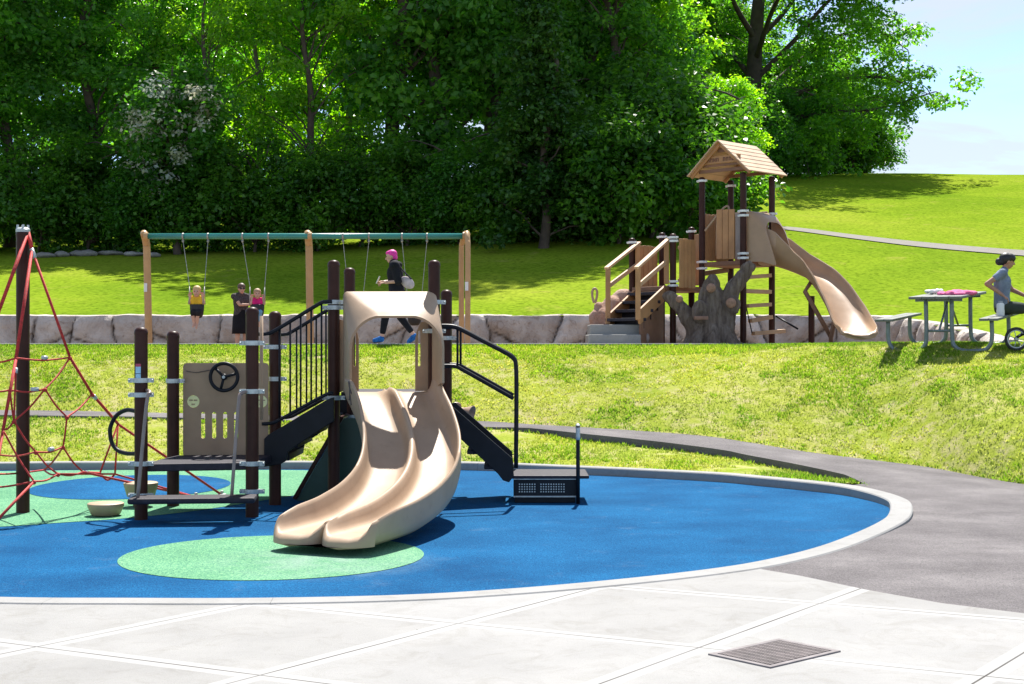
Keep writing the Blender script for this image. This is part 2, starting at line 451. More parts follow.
sheet('green_rubber_circle', ellipse((-1.92, 11.5), 1.21, 1.2), lambda x, y: .004, M_green, .6)
# kerb: cast segments with open joints
mb = MB(); n = len(pit); seg = 14
for i0 in range(0, n, seg):
    rings = []
    for i in range(i0, min(i0 + seg, n) + 1):
        a, b = pit[i % n].copy(), pit_out[i % n].copy()
        if i == min(i0 + seg, n): a = a.lerp(pit[(i-1) % n], .018); b = b.lerp(pit_out[(i-1) % n], .018)
        zt = kerb_top(a); e = (b - a).normalized() * .012
        rings.append([a + Vector((0,0,-.2)), a + Vector((0,0,zt-.012)), a + e + Vector((0,0,zt)), b - e + Vector((0,0,zt)), b + Vector((0,0,zt-.012)), b + Vector((0,0,-.2))])
    mb.ring_loft(rings, True, True)
tag(mb.build('kerb', M_kerb, smooth=False), kind='structure')

# plaza and asphalt share the boundary curve
BND = [G(*p) for p in ((769,570.5),(800,576.3),(867,590.5),(941,603.7),(1024,614),(1200,634))]
i_near = min(range(n), key=lambda i: (pit_out[i] - BND[0]).length)
i_left = min(range(n), key=lambda i: (pit_out[i] - Vector((-12, 14, 0))).length)
def arc(i, j, step):
    out = [pit_out[i % n]]
    while i % n != j % n: i += step; out.append(pit_out[i % n])
    return out
a1, a2 = arc(i_left, i_near, 1), arc(i_left, i_near, -1)
front = a1 if np.mean([p.y for p in a1]) < np.mean([p.y for p in a2]) else a2
plaza = [p for p in front] + BND[1:] + [Vector((14, 7.0, 0)), Vector((16, -12, 0)), Vector((-16, -12, 0)), Vector((-18, 14, 0))]
sheet('plaza', plaza, lambda x, y: .005, M_plaza, 1.2)
tip = NEAR[-1]
i_tip = min(range(n), key=lambda i: (pit_out[i] - tip).length)
b1, b2 = arc(i_tip, i_near, 1), arc(i_tip, i_near, -1)
right = b1 if len(b1) < len(b2) else b2
asph = [p for p in NEAR[:-1]] + right + BND[1:] + [Vector((14, 7.0, 0))] + list(reversed(FAR))
sheet('asphalt_path', asph, asphalt_z, M_asphalt, .45, skirt=.16)
# grass strip between kerb and path
strip_front = [p for p in rear if -22 < p.x < pit_out[i_tip].x]
strip = strip_front + [p + Vector((0, .03, 0)) for p in reversed([q for q in NEAR if q.x < tip.x - .02])]
sheet('grass_strip', strip, strip_z, M_bank, .3)
# the bank
bank = [p - Vector((0, .02, 0)) for p in FAR] + [Vector((14, 26.02, 0))] + [Vector((x, 26.02, 0)) for x in np.arange(13, -24.1, -1)]
sheet('grass_bank', bank, bank_z, M_bank, .3)
# walk on top of the bank, sunken play area, wall behind it
mb = MB()
for x in np.arange(-24, 9.4, 2.4): mb.box((x + 1.195, 26.8, 1.57), (2.385, 1.6, .25))
tag(mb.build('walkway', M_walk, bevel=.012), kind='structure')
quad('play_area_ground', -26, 9.9, 27.55, 36.3, 1.40, M_chips)

# lawn
xs = np.concatenate([np.linspace(-160, -30, 22), np.linspace(-29, 9.7, 60), np.linspace(10.2, 40, 50), np.linspace(42, 180, 24)])
ys = np.concatenate([np.linspace(27.6, 36.2, 14), np.linspace(36.6, 60, 60), np.linspace(60.8, 110, 60), np.linspace(114, 300, 20)])
XX, YY = np.meshgrid(xs, ys)
V = np.array([(x, y, lawn_z(x, y)) for x, y in zip(XX.ravel(), YY.ravel())]); W = len(xs)
Q = [(j*W+i, j*W+i+1, (j+1)*W+i+1, (j+1)*W+i) for j in range(len(ys)-1) for i in range(W-1) if not (xs[i+1] <= 9.71 and ys[j+1] <= 36.21)]
me = mesh_np('lawn', V, np.array(Q))
for p in me.polygons: p.use_smooth = True
tag(link_mesh('lawn', me, M_lawn), kind='structure')
top = [ray_ground(*p) for p in ((768,226),(800,228.5),(860,236),(930,243.5),(1024,251),(1100,256))]
bot = [ray_ground(*p) for p in ((768,228.3),(800,232),(860,240.2),(930,248.5),(1024,256.6),(1100,263))]
top, _ = catmull(top, [1]*len(top), 8); bot, _ = catmull(bot, [1]*len(bot), 8)
sheet('hill_path', top + list(reversed(bot)), lambda x, y: lawn_z(x, y) + .03, concrete_mat('path_concrete', False, (.215, .20, .18)), 1.0)

# retaining wall of rock-faced concrete
wall_path = [Vector(p) for p in ((-26,36,0),(-12,36,0),(0,36.05,0),(5,36,0),(7.6,36,0),(9.0,35.4,0),(9.55,33.6,0),(9.6,31,0),(9.5,29,0),(9.4,27.7,0))]
wp, _ = catmull(wall_path, [1]*len(wall_path), 60)
wl = [wp[0]]
for p in wp[1:]:
    while (p - wl[-1]).length > .045: wl.append(wl[-1] + (p - wl[-1]).normalized() * .04)
hts = np.linspace(0, 1, 21); rings = []; SEAM = []
_rr = random.Random(12); JOINTS = [-1.0]
while JOINTS[-1] < 60: JOINTS.append(JOINTS[-1] + _rr.uniform(.75, 1.75))
JT = [(_rr.uniform(-.55, .55), _rr.uniform(-.05, .07), _rr.uniform(-.06, .06), _rr.uniform(-.09, .03), _rr.random(), _rr.uniform(.3, 1.6) if _rr.random() < .4 else 9, _rr.uniform(-.9, .9)) for _ in JOINTS]
def rock_d(s, z):
    """relief of the carved blocks: nearly upright joints, some blocks split by a slanting crack"""
    global _sm
    u = z - 1.75; wob = .07 * mnoise.noise((s * 1.3, z * 2.2, 3)) + .03 * mnoise.noise((s * 6, z * 6, 1))
    k = 0
    lo = max(0, int(np.searchsorted(JOINTS, s)) - 3)
    for j in range(lo, min(lo + 6, len(JOINTS))):
        if s + wob > JOINTS[j] + JT[j][0] * u: k = j
    k = min(k, len(JOINTS) - 2)
    a, b = JOINTS[k] + JT[k][0] * u, JOINTS[k+1] + JT[k+1][0] * u
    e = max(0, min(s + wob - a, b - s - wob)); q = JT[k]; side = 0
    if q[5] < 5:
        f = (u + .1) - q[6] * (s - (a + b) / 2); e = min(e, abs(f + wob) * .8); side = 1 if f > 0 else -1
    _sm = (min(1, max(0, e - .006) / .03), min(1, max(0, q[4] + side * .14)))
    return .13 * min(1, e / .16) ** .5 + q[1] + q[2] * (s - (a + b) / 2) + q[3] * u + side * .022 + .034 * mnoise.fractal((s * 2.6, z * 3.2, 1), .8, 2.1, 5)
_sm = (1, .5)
s = 0
for i, p in enumerate(wl):
    if i: s += (p - wl[i-1]).length
    t = (wl[min(i+1, len(wl)-1)] - wl[max(i-1, 0)]).normalized(); nrm = Vector((t.y, -t.x, 0))
    htop = lawn_z(max(p.x, 10) if p.y < 36 else p.x, p.y + .01) + .03 + .035 * mnoise.noise((s * .7, 0, 0)) + .02 * mnoise.noise((s * 3.1, 0, 4))
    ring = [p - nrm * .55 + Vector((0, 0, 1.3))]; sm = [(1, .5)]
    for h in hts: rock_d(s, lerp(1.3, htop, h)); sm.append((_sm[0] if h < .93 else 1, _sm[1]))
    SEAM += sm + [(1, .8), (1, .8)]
    ring += [Vector((p.x, p.y, lerp(1.3, htop, h))) + nrm * (rock_d(s, lerp(1.3, htop, h)) - .09 - .06 * h - .25 * max(0, h - .82) ** 1.3 * 3) for h in hts]
    ring += [p - nrm * .25 + Vector((0, 0, htop + .03 + .02 * mnoise.noise((s * 2, 3, 0)))), p - nrm * .55 + Vector((0, 0, htop - .02))]
    rings.append(ring)
mb = MB(); mb.ring_loft(rings, True, True)
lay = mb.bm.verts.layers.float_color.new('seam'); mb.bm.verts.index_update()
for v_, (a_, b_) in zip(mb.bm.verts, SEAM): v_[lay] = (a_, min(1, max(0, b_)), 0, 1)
def rock_mat(name, a, b, c, seams=False):
    m = bpy.data.materials.new(name); t = nt(m); bs = t.nodes['Principled BSDF']; v = coords(t)
    col = ramp(t, noise_node(t, v, 1.6, 8, .68, .6), [(.3, a), (.5, b), (.7, c)])
    cr = ramp(t, noise_node(t, v, 5.5, 6, .7, 1.0), [(.30, (.62, .55, .5)), (.46, (1, 1, 1))])
    col = mix(t, 1.0, col, cr, 'MULTIPLY')
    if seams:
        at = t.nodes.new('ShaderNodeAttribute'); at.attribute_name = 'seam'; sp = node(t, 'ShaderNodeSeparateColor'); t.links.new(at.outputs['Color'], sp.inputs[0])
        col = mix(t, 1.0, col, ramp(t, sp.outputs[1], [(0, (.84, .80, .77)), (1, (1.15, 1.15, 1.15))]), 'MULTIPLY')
        col = mix(t, sp.outputs[0], (.085, .066, .055), col)  # joint dirt and the shade inside the cracks, both put into the colour
    t.links.new(col, bs.inputs['Base Color']); bs.inputs['Roughness'].default_value = .9; bs.inputs['Specular IOR Level'].default_value = .15
    bump(t, bs, noise_node(t, v, 14, 8, .7), .8, .04); return m
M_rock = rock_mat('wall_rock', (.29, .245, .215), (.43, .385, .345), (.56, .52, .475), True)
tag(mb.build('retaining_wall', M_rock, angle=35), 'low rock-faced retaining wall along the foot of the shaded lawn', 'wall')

# ------------------------------------------------------------------ grass blades (nobody could count them)
def blades(name, pts, hmin, hmax, m, per=3, width=.011, seed=1):
    rg = np.random.default_rng(seed); n = len(pts) * per
    base = np.repeat(np.asarray(pts), per, 0) + np.c_[rg.normal(0, .025, (n, 2)), np.zeros(n)]
    h = rg.uniform(hmin, hmax, n); a = rg.uniform(0, 2*np.pi, n); w = rg.uniform(.7, 1.5, n) * width
    side = np.c_[np.cos(a), np.sin(a), np.zeros(n)] * w[:, None]
    lean = np.c_[rg.normal(0, .4, (n, 2)), np.ones(n)] * h[:, None]
    V = np.empty((n, 3, 3)); V[:, 0] = base - side; V[:, 1] = base + side; V[:, 2] = base + lean
    me = mesh_np(name, V.reshape(-1, 3), np.arange(n * 3).reshape(-1, 3))
    return tag(link_mesh(name, me, m), kind='stuff')
def scatter(n, x0, x1, y0, y1, zf, poly=None, seed=3, thr=None):
    rg = np.random.default_rng(seed)
    x, y = rg.uniform(x0, x1, n), rg.uniform(y0, y1, n)
    k = np.abs(x) < y * .375 + 4.0
    if poly is not None: k &= in_poly(x, y, [(p[0], p[1]) for p in poly])
    x, y = x[k], y[k]
    out = []
    for a, b in zip(x, y):
        if thr is not None and mnoise.noise((a * .9, b * .9, 8)) + .6 * mnoise.noise((a * 3, b * 3, 2)) + (.75 * float(sstep(24.2, 25.6, b)) + .5 * float(sstep(3.5, 6, a) * sstep(20, 22, b)) if b > 17 and zf is bank_z else 0) < thr: continue
        out.append((a, b, zf(a, b) - .006))
    return out
blades('bank_grass_blades', scatter(140000, -14, 14, 16, 26, bank_z, bank, 3, -.65), .012, .045, M_blade_dry, 3, .010, 1)
blades('bank_green_grass', scatter(140000, -14, 14, 16, 26, bank_z, bank, 4, .27), .018, .06, M_blade_green, 3, .011, 2)
blades('strip_grass_blades', scatter(46000, -14, 5, 16, 21.3, strip_z, strip, 5, -.42), .012, .045, M_blade_dry, 3, .010, 3)
blades('strip_green_grass', scatter(28000, -14, 5, 16, 21.3, strip_z, strip, 6, .2), .02, .07, M_blade_green, 3, .011, 4)
edge_pts = []
for cv, zf, d in ((FAR, bank_z, .03), (NEAR, strip_z, -.04)):
    for p, q in zip(cv, cv[1:]):
        for k in range(int((q - p).length * 26)):
            r = p.lerp(q, random.random()); y = r.y + d * random.random() * 2.5 + (0.0 if d > 0 else -.02)
            if abs(r.x) < 13: edge_pts.append((r.x, y, zf(r.x, y)))
for k in range(1500):
    x = random.uniform(-10, 9.5); y = 25.97 - random.random() * .12; edge_pts.append((x, y, bank_z(x, y)))
blades('edge_grass', edge_pts, .02, .06, M_blade_green, 3, .010, 5)
# ------------------------------------------------------------------ materials of the play equipment
M_post = mat('brown_powder_coat', (.046, .0175, .0125), .40, .25, 5, spec=.14)
M_black = mat('black_powder_coat', (.008, .009, .013), .42, .3, 6, spec=.2)
M_deck = mat('charcoal_deck', (.026, .022, .030), .6, .3, 14, .5, 90, spec=.25)
M_tan = mat('tan_plastic', (.375, .262, .172), .52, .09, 3, .12, 160, spec=.3, wear=(.30, .205, .13))
M_panel = mat('brown_plastic_panel', (.33, .230, .150), .55, .12, 4, .2, 140, spec=.15)
M_clamp = mat('grey_cast_clamp', (.44, .47, .46), .4, .15, 20, metal=.25)
M_rail = mat('taupe_handrail', (.23, .175, .15), .35, .15, 9)
M_red = mat('red_rope', (.43, .022, .018), .7, .35, 40, .8, 160)
M_green_panel = mat('dark_green_panel', (.012, .055, .038), .45, .2, 5)
M_white = mat('white_plastic', (.72, .72, .70), .45, .06, 9)
M_yellow = mat('pale_yellow_plastic', (.72, .70, .34), .45, .1, 9)
M_sticker_blue = mat('pale_blue_sticker', (.30, .52, .66), .4, .2, 70)
M_sticker_red = mat('red_sticker', (.42, .04, .09), .4, .1, 30)
M_dark_mark = mat('dark_engraving', (.07, .055, .05), .6, .2, 20)
X3, Y3, Z3 = Vector((1, 0, 0)), Vector((0, 1, 0)), Vector((0, 0, 1))

def plate(mb, outline, holes, o, ux, uz, th, mi=0):
    """plate with holes; outline and holes are 2D loops in (ux, uz) from o; thickness th (a vector)"""
    o, ux, uz, th = Vector(o), Vector(ux), Vector(uz), Vector(th)
    pts, es = [], []
    for lp in [outline] + holes:
        k = len(pts); pts += [Vector(p) for p in lp]; es += [(k + i, k + (i + 1) % len(lp)) for i in range(len(lp))]
    vs, es2, fs, *_ = delaunay_2d_cdt(pts, es, [], 0, 1e-5)
    keep = []
    for f in fs:
        c = sum((vs[i] for i in f), Vector((0, 0))) / len(f)
        if bool(in_poly(c.x, c.y, outline)) and not any(bool(in_poly(c.x, c.y, h)) for h in holes): keep.append(f)
    A = [mb.bm.verts.new(o + ux * v.x + uz * v.y) for v in vs]; B = [mb.bm.verts.new(o + ux * v.x + uz * v.y + th) for v in vs]
    cnt = {}
    for f in keep:
        mb.face([A[i] for i in f], mi); mb.face([B[i] for i in reversed(f)], mi)
        for i in range(len(f)):
            k = (f[i], f[(i + 1) % len(f)]); cnt[k] = cnt.get(k, 0) + 1
    for (i, j) in list(cnt):
        if (j, i) not in cnt: mb.face((A[j], A[i], B[i], B[j]), mi)
    for v in [v for v in mb.bm.verts if not v.link_faces]: mb.bm.verts.remove(v)
def circ(c, r, n=24): return [(c[0] + r*math.cos(2*math.pi*k/n), c[1] + r*math.sin(2*math.pi*k/n)) for k in range(n)]
def rrect(x0, z0, x1, z1, r, n=5):
    out = []
    for cx, cz, a in ((x1-r, z0+r, -90), (x1-r, z1-r, 0), (x0+r, z1-r, 90), (x0+r, z0+r, 180)):
        out += [(cx + r*math.cos(R(a + 90*k/n)), cz + r*math.sin(R(a + 90*k/n))) for k in range(n + 1)]
    return out
def post(base, ztop, root, r=.0635, name='post', m=None):
    mb = MB(); b = Vector(base)
    h = ztop - b.z
    mb.lathe([(r, -.1), (r, h - .075), (r * 1.03, h - .075), (r * 1.05, h - .06), (r * 1.03, h - .045), (r * .96, h - .03), (r * .75, h - .012), (r * .4, h - .003), (0, h)], b, 24)
    return mb.build(name, m or M_post, root, angle=40)
def clamp(p, root, ears=(1,), axis=X3, r=.0635, h=.045, m=None):
    mb = MB(); p = Vector(p)
    mb.lathe([(r, -h/2), (r + .011, -h/2), (r + .013, 0), (r + .011, h/2), (r, h/2)], p, 24)
    for e in ears:
        mb.box(p + axis * e * (r + .028), (.06, .03, h * .95), (axis, Z3.cross(axis), Z3))
        mb.ball(p + axis * e * (r + .05) - Z3.cross(axis) * .02, .012, 6)
    return mb.build('clamp', m or M_clamp, root, angle=40)

PS = thing('play_structure', 'low play structure of dark brown posts with double tan slide, stairs and steering wheel panel', 'play structure', (-1.9, 14.8, 0))
p1, p2, p3, p4 = Vector((-3.595, 13.86, 0)), Vector((-3.55, 14.98, 0)), Vector((-2.555, 14.06, 0)), Vector((-2.505, 15.12, 0))
p5, p6, p7, p8 = Vector((-1.89, 15.16, 0)), Vector((-1.845, 16.24, 0)), Vector((-.825, 15.16, 0)), Vector((-.745, 16.24, 0))
for p, zt in ((p1, 1.866), (p2, 1.838), (p3, 2.066), (p4, 2.047), (p5, 2.59), (p6, 2.565), (p7, 2.59), (p8, 2.315)): post(p, zt, PS)
def zc(py, Y): return H - (py - CY) * Y / F
for p, ys, ears in ((p1, (380.5, 395, 464, 496), (-1, 1)), (p2, (381,), (1,)), (p3, (343, 391.5, 464, 492), (-1, 1)), (p4, (347, 379), (-1, 1)),
                    (p5, (302, 307.5, 398), (-1, 1)), (p6, (300, 417), (1,)), (p7, (302, 331), (1, -1)), (p8, (326, 338), (-1, 1))):
    for y in ys: clamp((p.x, p.y, zc(y, p.y - .06)), PS, ears)
# lower deck, landing behind the panel, front step
mb = MB(); q = [p1, p3, p4, p2]; cen = sum(q, Vector()) / 4
dk = [p.lerp(cen, .03) + Vector((0, 0, .46)) for p in q]; mb.prism(dk, (0, 0, .075))
mb.prism([Vector((-2.95, 15.16, .46)), Vector((-2.36, 15.16, .46)), Vector((-2.36, 16.2, .46)), Vector((-2.95, 16.2, .46))], (0, 0, .075))
mb.build('deck', M_deck, PS, bevel=.012)
mb = MB(); mb.box((-3.03, 13.60, .225), (1.18, .34, .055), (Vector((.995, .09, 0)).normalized(), Vector((-.09, .995, 0)).normalized(), Z3))
mb.build('step', M_deck, PS, bevel=.02)
for a, b, c, d in (((147, 390, 13.82), (150, 393, 13.72), (146.5, 405, 13.66), (137.5, 500, 13.46)), ((246, 392, 14.0), (241.5, 394, 13.92), (238.5, 405, 13.84), (231.5, 499, 13.62))):
    mb = MB(); mb.tube([P(*a), P(*b), P(*c), P(*d)], .017, 10, smooth_n=5); mb.build('handrail', M_rail, PS, smooth=True)
mb = MB(); mb.tube([P(261.5, 316, 14.3), P(261.5, 420, 14.3)], .017, 10); mb.build('grab_bar', M_tan, PS, smooth=True)
# panel with steering wheel
def pz(px, py, Y=15.02): w = P(px, py, Y); return (w.x, w.z)
x0, z1 = pz(183, 363); x1, z0 = pz(268.5, 457)
holes = []
for cx in (203, 214, 225, 236):
    a = pz(cx - 2.1, 438.5); b = pz(cx + 2.1, 412); holes.append(rrect(a[0], a[1], b[0], b[1], .02, 3))
w1, w2 = pz(193.3, 401.5), pz(263, 401.5)
holes += [circ(w1, .066), circ((w2[0] - .02, w2[1]), .066)]
mb = MB(); plate(mb, rrect(x0, z0, x1, z1, .04), holes, (0, 15.02, 0), X3, Z3, (0, .02, 0))
mb.build('wheel_panel', M_panel, PS)
for w in (w1, (w2[0] - .02, w2[1])):
    mb = MB(); mb.lathe([(.064, 0), (.064, .012), (.0, .012)], (w[0], 15.022, w[1]), 24, (0, 1, 0))
    for k in range(3):
        a = 2.1 * k + .5; mb.box((w[0] + .028*math.cos(a), 15.018, w[1] + .028*math.sin(a)), (.035, .006, .012), mi=1)
    mb.build('window_disc', [M_yellow, M_panel], PS)
mb = MB(); wc = P(224, 377, 14.9)
mb.tube([wc + X3*(.142*math.cos(a)) + Z3*(.142*math.sin(a)) for a in np.linspace(0, 2*math.pi, 36, endpoint=False)], .019, 10, closed=True)
for k in range(3):
    a = R(15 + 120*k); mb.tube([wc, wc + X3*(.14*math.cos(a)) + Z3*(.14*math.sin(a))], .015, 8)
mb.ball(wc, (.035, .025, .035), 8); mb.cyl(wc, wc + Y3 * .13, .02)
wh = mb.build('steering_wheel', M_black, PS, smooth=True)
mb = MB(); mb.lathe([(.016, -.03), (.016, -.026), (0, -.026)], wc, 12, (0, 1, 0)); mb.build('hub_bolt', M_clamp, wh)
mb = MB(); gp = [P(x, y, 15.013) for x, y in ((186, 371), (196, 372.5), (205, 371), (211, 370))] ; mb.tube(gp, .004, 5, smooth_n=4); mb.build('engraved_line', M_dark_mark, PS)
# D loop and sticker on the first post
mb = MB(); mb.tube([P(137, 411.5, 13.95), P(127, 410, 14.05), P(117, 415, 14.12), P(111.5, 424, 14.15), P(110, 432, 14.15), P(112, 443, 14.15), P(118, 450.5, 14.12), P(127, 453.5, 14.05), P(137, 453.5, 13.95)], .021, 10, smooth_n=5)
mb.build('climbing_loop', M_black, PS, smooth=True)
mb = MB()
for ya, yb, mi in ((363.8, 366.6, 0), (366.7, 373.4, 1), (374.0, 380, 1)):
    zt, zb = zc(ya, 13.8), zc(yb, 13.8)
    mb.ring_loft([[Vector((p1.x + (.0645 if k == 0 else .0655) * math.sin(a), p1.y - (.0645 if k == 0 else .0655) * math.cos(a), z)) for z in (zb, zt) for k in (0, 1)] for a in np.linspace(R(-38), R(12), 8)], True, True, mi)
mb.build('sticker', [M_sticker_red, M_sticker_blue], PS)

# left stair
def stringer(px, Y0, Y1, name='stair_stringer', m=M_black):
    for Y in (Y0, Y1):
        mb = MB(); mb.prism([Vector((P(a, b, Y0).x, Y, P(a, b, Y0).z)) for a, b in px], (0, .045, 0)); mb.build(name, m, PS, bevel=.006)
stringer([(264, 439), (268, 435), (327, 399.5), (334, 397), (334, 421), (296, 446), (288, 452), (286, 461), (281, 464), (264, 467)], 14.98, 16.18)
for k, (a, b) in enumerate(((285, 440), (301, 428), (318, 414))):
    w = P(a, b, 15.2); mb = MB(); mb.box((w.x + .03, 15.6, w.z - .05), (.26, 1.1, .05)); mb.build('tread', M_deck, PS, bevel=.01)
def railing(top, bot, bal, Y0, Y1, r=.021):
    for Y in (Y0, Y1):
        mb = MB()
        T = [Vector((P(a, b, Y0).x, Y, P(a, b, Y0).z)) for a, b in top]; mb.tube(T, r, 10, smooth_n=4)
        B = [Vector((P(a, b, Y0).x, Y, P(a, b, Y0).z)) for a, b in bot]; mb.tube(B, r * .9, 10, smooth_n=4)
        for x in bal:
            X = (x - CX) * Y0 / F
            zt = np.interp(X, [p.x for p in T], [p.z for p in T]); zb = np.interp(X, [p.x for p in B], [p.z for p in B])
            mb.tube([(X, Y, zb), (X, Y, zt)], .0105, 8)
        mb.build('railing', M_black, PS, smooth=True)
railing([(258, 334), (267, 333.6), (276, 330), (318, 304.5), (325, 302), (332, 301.5)], [(262, 424), (272, 423), (282, 418.5), (325, 395), (333, 394)], (279.5, 290.2, 300.7, 311.2, 321.5), 14.97, 16.16)
# upper deck
mb = MB(); mb.box((-1.33, 15.70, 1.15), (.98, .98, .08)); mb.build('deck', M_deck, PS, bevel=.01)

# right stair and transfer step
stringer([(446, 407), (452, 406), (512, 458), (514, 476), (509, 482.5), (503, 480.5), (498, 474), (452, 431), (446, 430)], 15.2, 16.1)
for a, b in ((465, 426), (482, 441), (499, 456)):
    w = P(a, b, 15.2); mb = MB(); mb.box((w.x - .03, 15.66, w.z - .12), (.26, .86, .05)); mb.build('tread', M_deck, PS, bevel=.01)
for Y in (15.2, 16.12):
    f = lambda a, b: Vector((P(a, b, 15.2).x, Y, P(a, b, 15.2).z))
    mb = MB(); mb.tube([f(440, 326), f(452, 326.4), f(461, 329.5), f(483, 341), f(505, 352.5), f(513, 358), f(516, 366), f(516.5, 400), f(516, 468)], .024, 10, smooth_n=4)
    mb.tube([f(440, 366), f(455, 366.3), f(463, 370), f(488, 384), f(513.5, 398.5)], .022, 10, smooth_n=4)
    mb.tube([f(457.5, 328), f(457.5, 367)], .013, 8)
    mb.build('handrail', M_black, PS, smooth=True)
bx0, bx1 = P(513.5, 480, 15.25).x, P(577, 480, 15.25).x; bm_ = (bx0 + bx1) / 2
mb = MB(); mb.box((bm_, 15.62, .165), (bx1 - bx0, .72, .19)); mb.box((bm_, 15.62, .035), (bx1 - bx0 - .03, .66, .07)); mb.build('transfer_step', M_black, PS, bevel=.006)
mb = MB(); mb.box((bm_ + .05, 15.62, .28), (bx1 - bx0 + .16, .77, .036)); mb.build('step_plate', M_deck, PS, bevel=.012)
mb = MB(); mb.box((bm_, 15.255, .072), (bx1 - bx0, .022, .014)); mb.box((bm_, 15.252, .258), (bx1 - bx0, .02, .008)); mb.build('edge_trim', M_clamp, PS)
for xs_, n_ in ((519.5, 7), (541, 10)):
    mb = MB()
    for i in range(n_):
        for j in range(4):
            w = P(xs_ + i * 2.55, 484.3 + j * 2.5, 15.25); mb.box((w.x, 15.259, w.z), (.013, .006, .013))
    mb.build('perforated_grille', M_clamp, PS)
mb = MB(); b = P(578, 505, 15.2); mb.tube([(b.x, 15.2, -.05), (b.x, 15.2, .83)], .021, 12); mb.build('grab_pole', M_black, PS, smooth=True)
mb = MB(); mb.tube([(b.x, 15.2, .68), (b.x, 15.2, .80), (b.x, 15.24, .83), (b.x, 15.3, .80)], .0235, 12, smooth_n=3); mb.build('pole_grip', M_clamp, PS, smooth=True)
# talk tube behind the slide
mb = MB(); c = P(459, 410, 16.4); d = Vector((.86, -.35, -.28)).normalized()
mb.lathe([(.035, 0), (.045, .05), (.085, .13), (.105, .16), (.10, .165), (.075, .13), (.03, .05)], c, 20, d); mb.tube([P(450, 412, 16.3), P(454, 404, 16.35), P(460, 405, 16.4), c], .018, 8, smooth_n=4)
mb.build('talk_tube', mat('brown_talk_tube', (.36, .235, .165), .45, .15, 6), PS, angle=40)
# sloping climber under the deck
a, b = P(303, 497, 16.0), P(349, 416, 16.0)
mb = MB(); mb.prism([Vector((a.x, 15.5, .0)), Vector((b.x, 15.5, b.z)), Vector((b.x + .3, 15.5, b.z)), Vector((b.x + .3, 15.5, 0))], (0, .05, 0)); mb.build('climber_side', M_green_panel, PS)
mb = MB(); mb.bar((a.x - .02, 15.8, .02), (b.x - .02, 15.8, b.z + .02), .66, .045, (0, 0, 1)); mb.build('climber_ramp', M_post, PS, bevel=.008)

# ---- double slide
path = [(-1.30, 15.2, 1.19), (-1.275, 14.98, 1.165), (-1.19, 14.70, 1.05), (-1.06, 14.33, .82), (-.975, 13.93, .59), (-.975, 13.5, .395), (-1.06, 13.0, .255), (-1.215, 12.45, .175), (-1.39, 12.0, .155), (-1.50, 11.76, .15)]
hwv = [.14, .17, .27, .26, .24, .235, .23, .215, .18, .12]; hrv = [.02, .08, .16, .18, .185, .185, .18, .165, .14, .095]
pts, hw_ = catmull([Vector(p) for p in path], hwv, 7); _, hr_ = catmull([Vector(p) for p in path], hrv, 7)
W2 = .475
def slide_ring(c, side, fwd, hw, hr, end):
    top = [(-1, hw - .035), (-1, hw - .008), (-.975, hw), (-.945, hw - .008), (-.925, hw - .035), (-.905, hw * .5), (-.875, .045), (-.82, .010), (-.68, 0), (-.3, 0), (-.17, .010), (-.115, .04), (-.085, hr * .55), (-.06, hr - .025), (-.028, hr - .003)]
    prof = top + [(0, hr)] + [(-a, b) for a, b in reversed(top)]
    bot = [(1.0, .03), (.96, -.045), (.84, -.085), (.5, -.10), (.2, -.085), (0, -.06), (-.2, -.085), (-.5, -.10), (-.84, -.085), (-.96, -.045), (-1.0, .03)]
    out = []
    for sx, h in prof + bot:
        u = (abs(sx) - .5) / .5
        f = end * .20 * max(0, 1 - u * u) ** .6
        out.append(c + side * (sx * W2) + fwd * f + Z3 * h)
    return out
rings = []
for i, c in enumerate(pts):
    t = pts[min(i+1, len(pts)-1)] - pts[max(i-1, 0)]; t.z = 0; t.normalize(); side = Vector((-t.y, t.x, 0))
    e = float(sstep(len(pts) - 14, len(pts) - 1, i))
    rings.append(slide_ring(c, side, t, hw_[i], hr_[i], e))
# rounded lip: last sections close the two bowls
c, t = pts[-1], (pts[-1] - pts[-2]); t.z = 0; t.normalize(); last = list(rings[-1])
for f, g_ in ((.03, .12), (.058, .36), (.074, .68), (.076, 1.0)):
    rings.append([p + t * f + Z3 * ((c.z - .075 - p.z) * g_) for p in last])
mb = MB(); mb.ring_loft(rings, True, True)
SL = mb.build('double_slide', M_tan, PS, angle=60)
def interp(L, n):
    L = [Vector(p) for p in L]; d = [0]
    for a, b in zip(L, L[1:]): d.append(d[-1] + (b - a).length)
    out = []
    for k in range(n):
        x = d[-1] * k / (n - 1); i = max(0, min(len(L) - 2, int(np.searchsorted(d, x)) - 1)); f = (x - d[i]) / max(1e-9, d[i+1] - d[i]); out.append(L[i].lerp(L[i+1], min(1, f)))
    return out
def archpts(xl, xr, zb, zt, Y, rad, n=15):
    A = [(xl, Y, zb), (xl, Y, zt - rad)]
    A += [(xl + rad - rad*math.cos(R(a)), Y, zt - rad + rad*math.sin(R(a))) for a in range(10, 90, 10)]
    B = [(xl + xr - x, y, z) for x, y, z in reversed(A)]
    # three runs keep corners matched between the two ends of the hood
    return interp([A[0], A[1]], n) + interp(A[1:] , n)[1:] + interp([A[-1], B[0]], n)[1:] + interp(B[:-1], n)[1:] + interp(B[-2:], n)[1:]
ob = archpts(-1.785, -.80, 1.18, 2.255, 15.12, .05); of = archpts(-1.685, -.695, 1.30, 2.015, 14.70, .34)
jf = archpts(-1.645, -.735, 1.30, 1.972, 14.69, .32); ib = archpts(-1.735, -.85, 1.18, 2.16, 15.12, .12)
rings = []
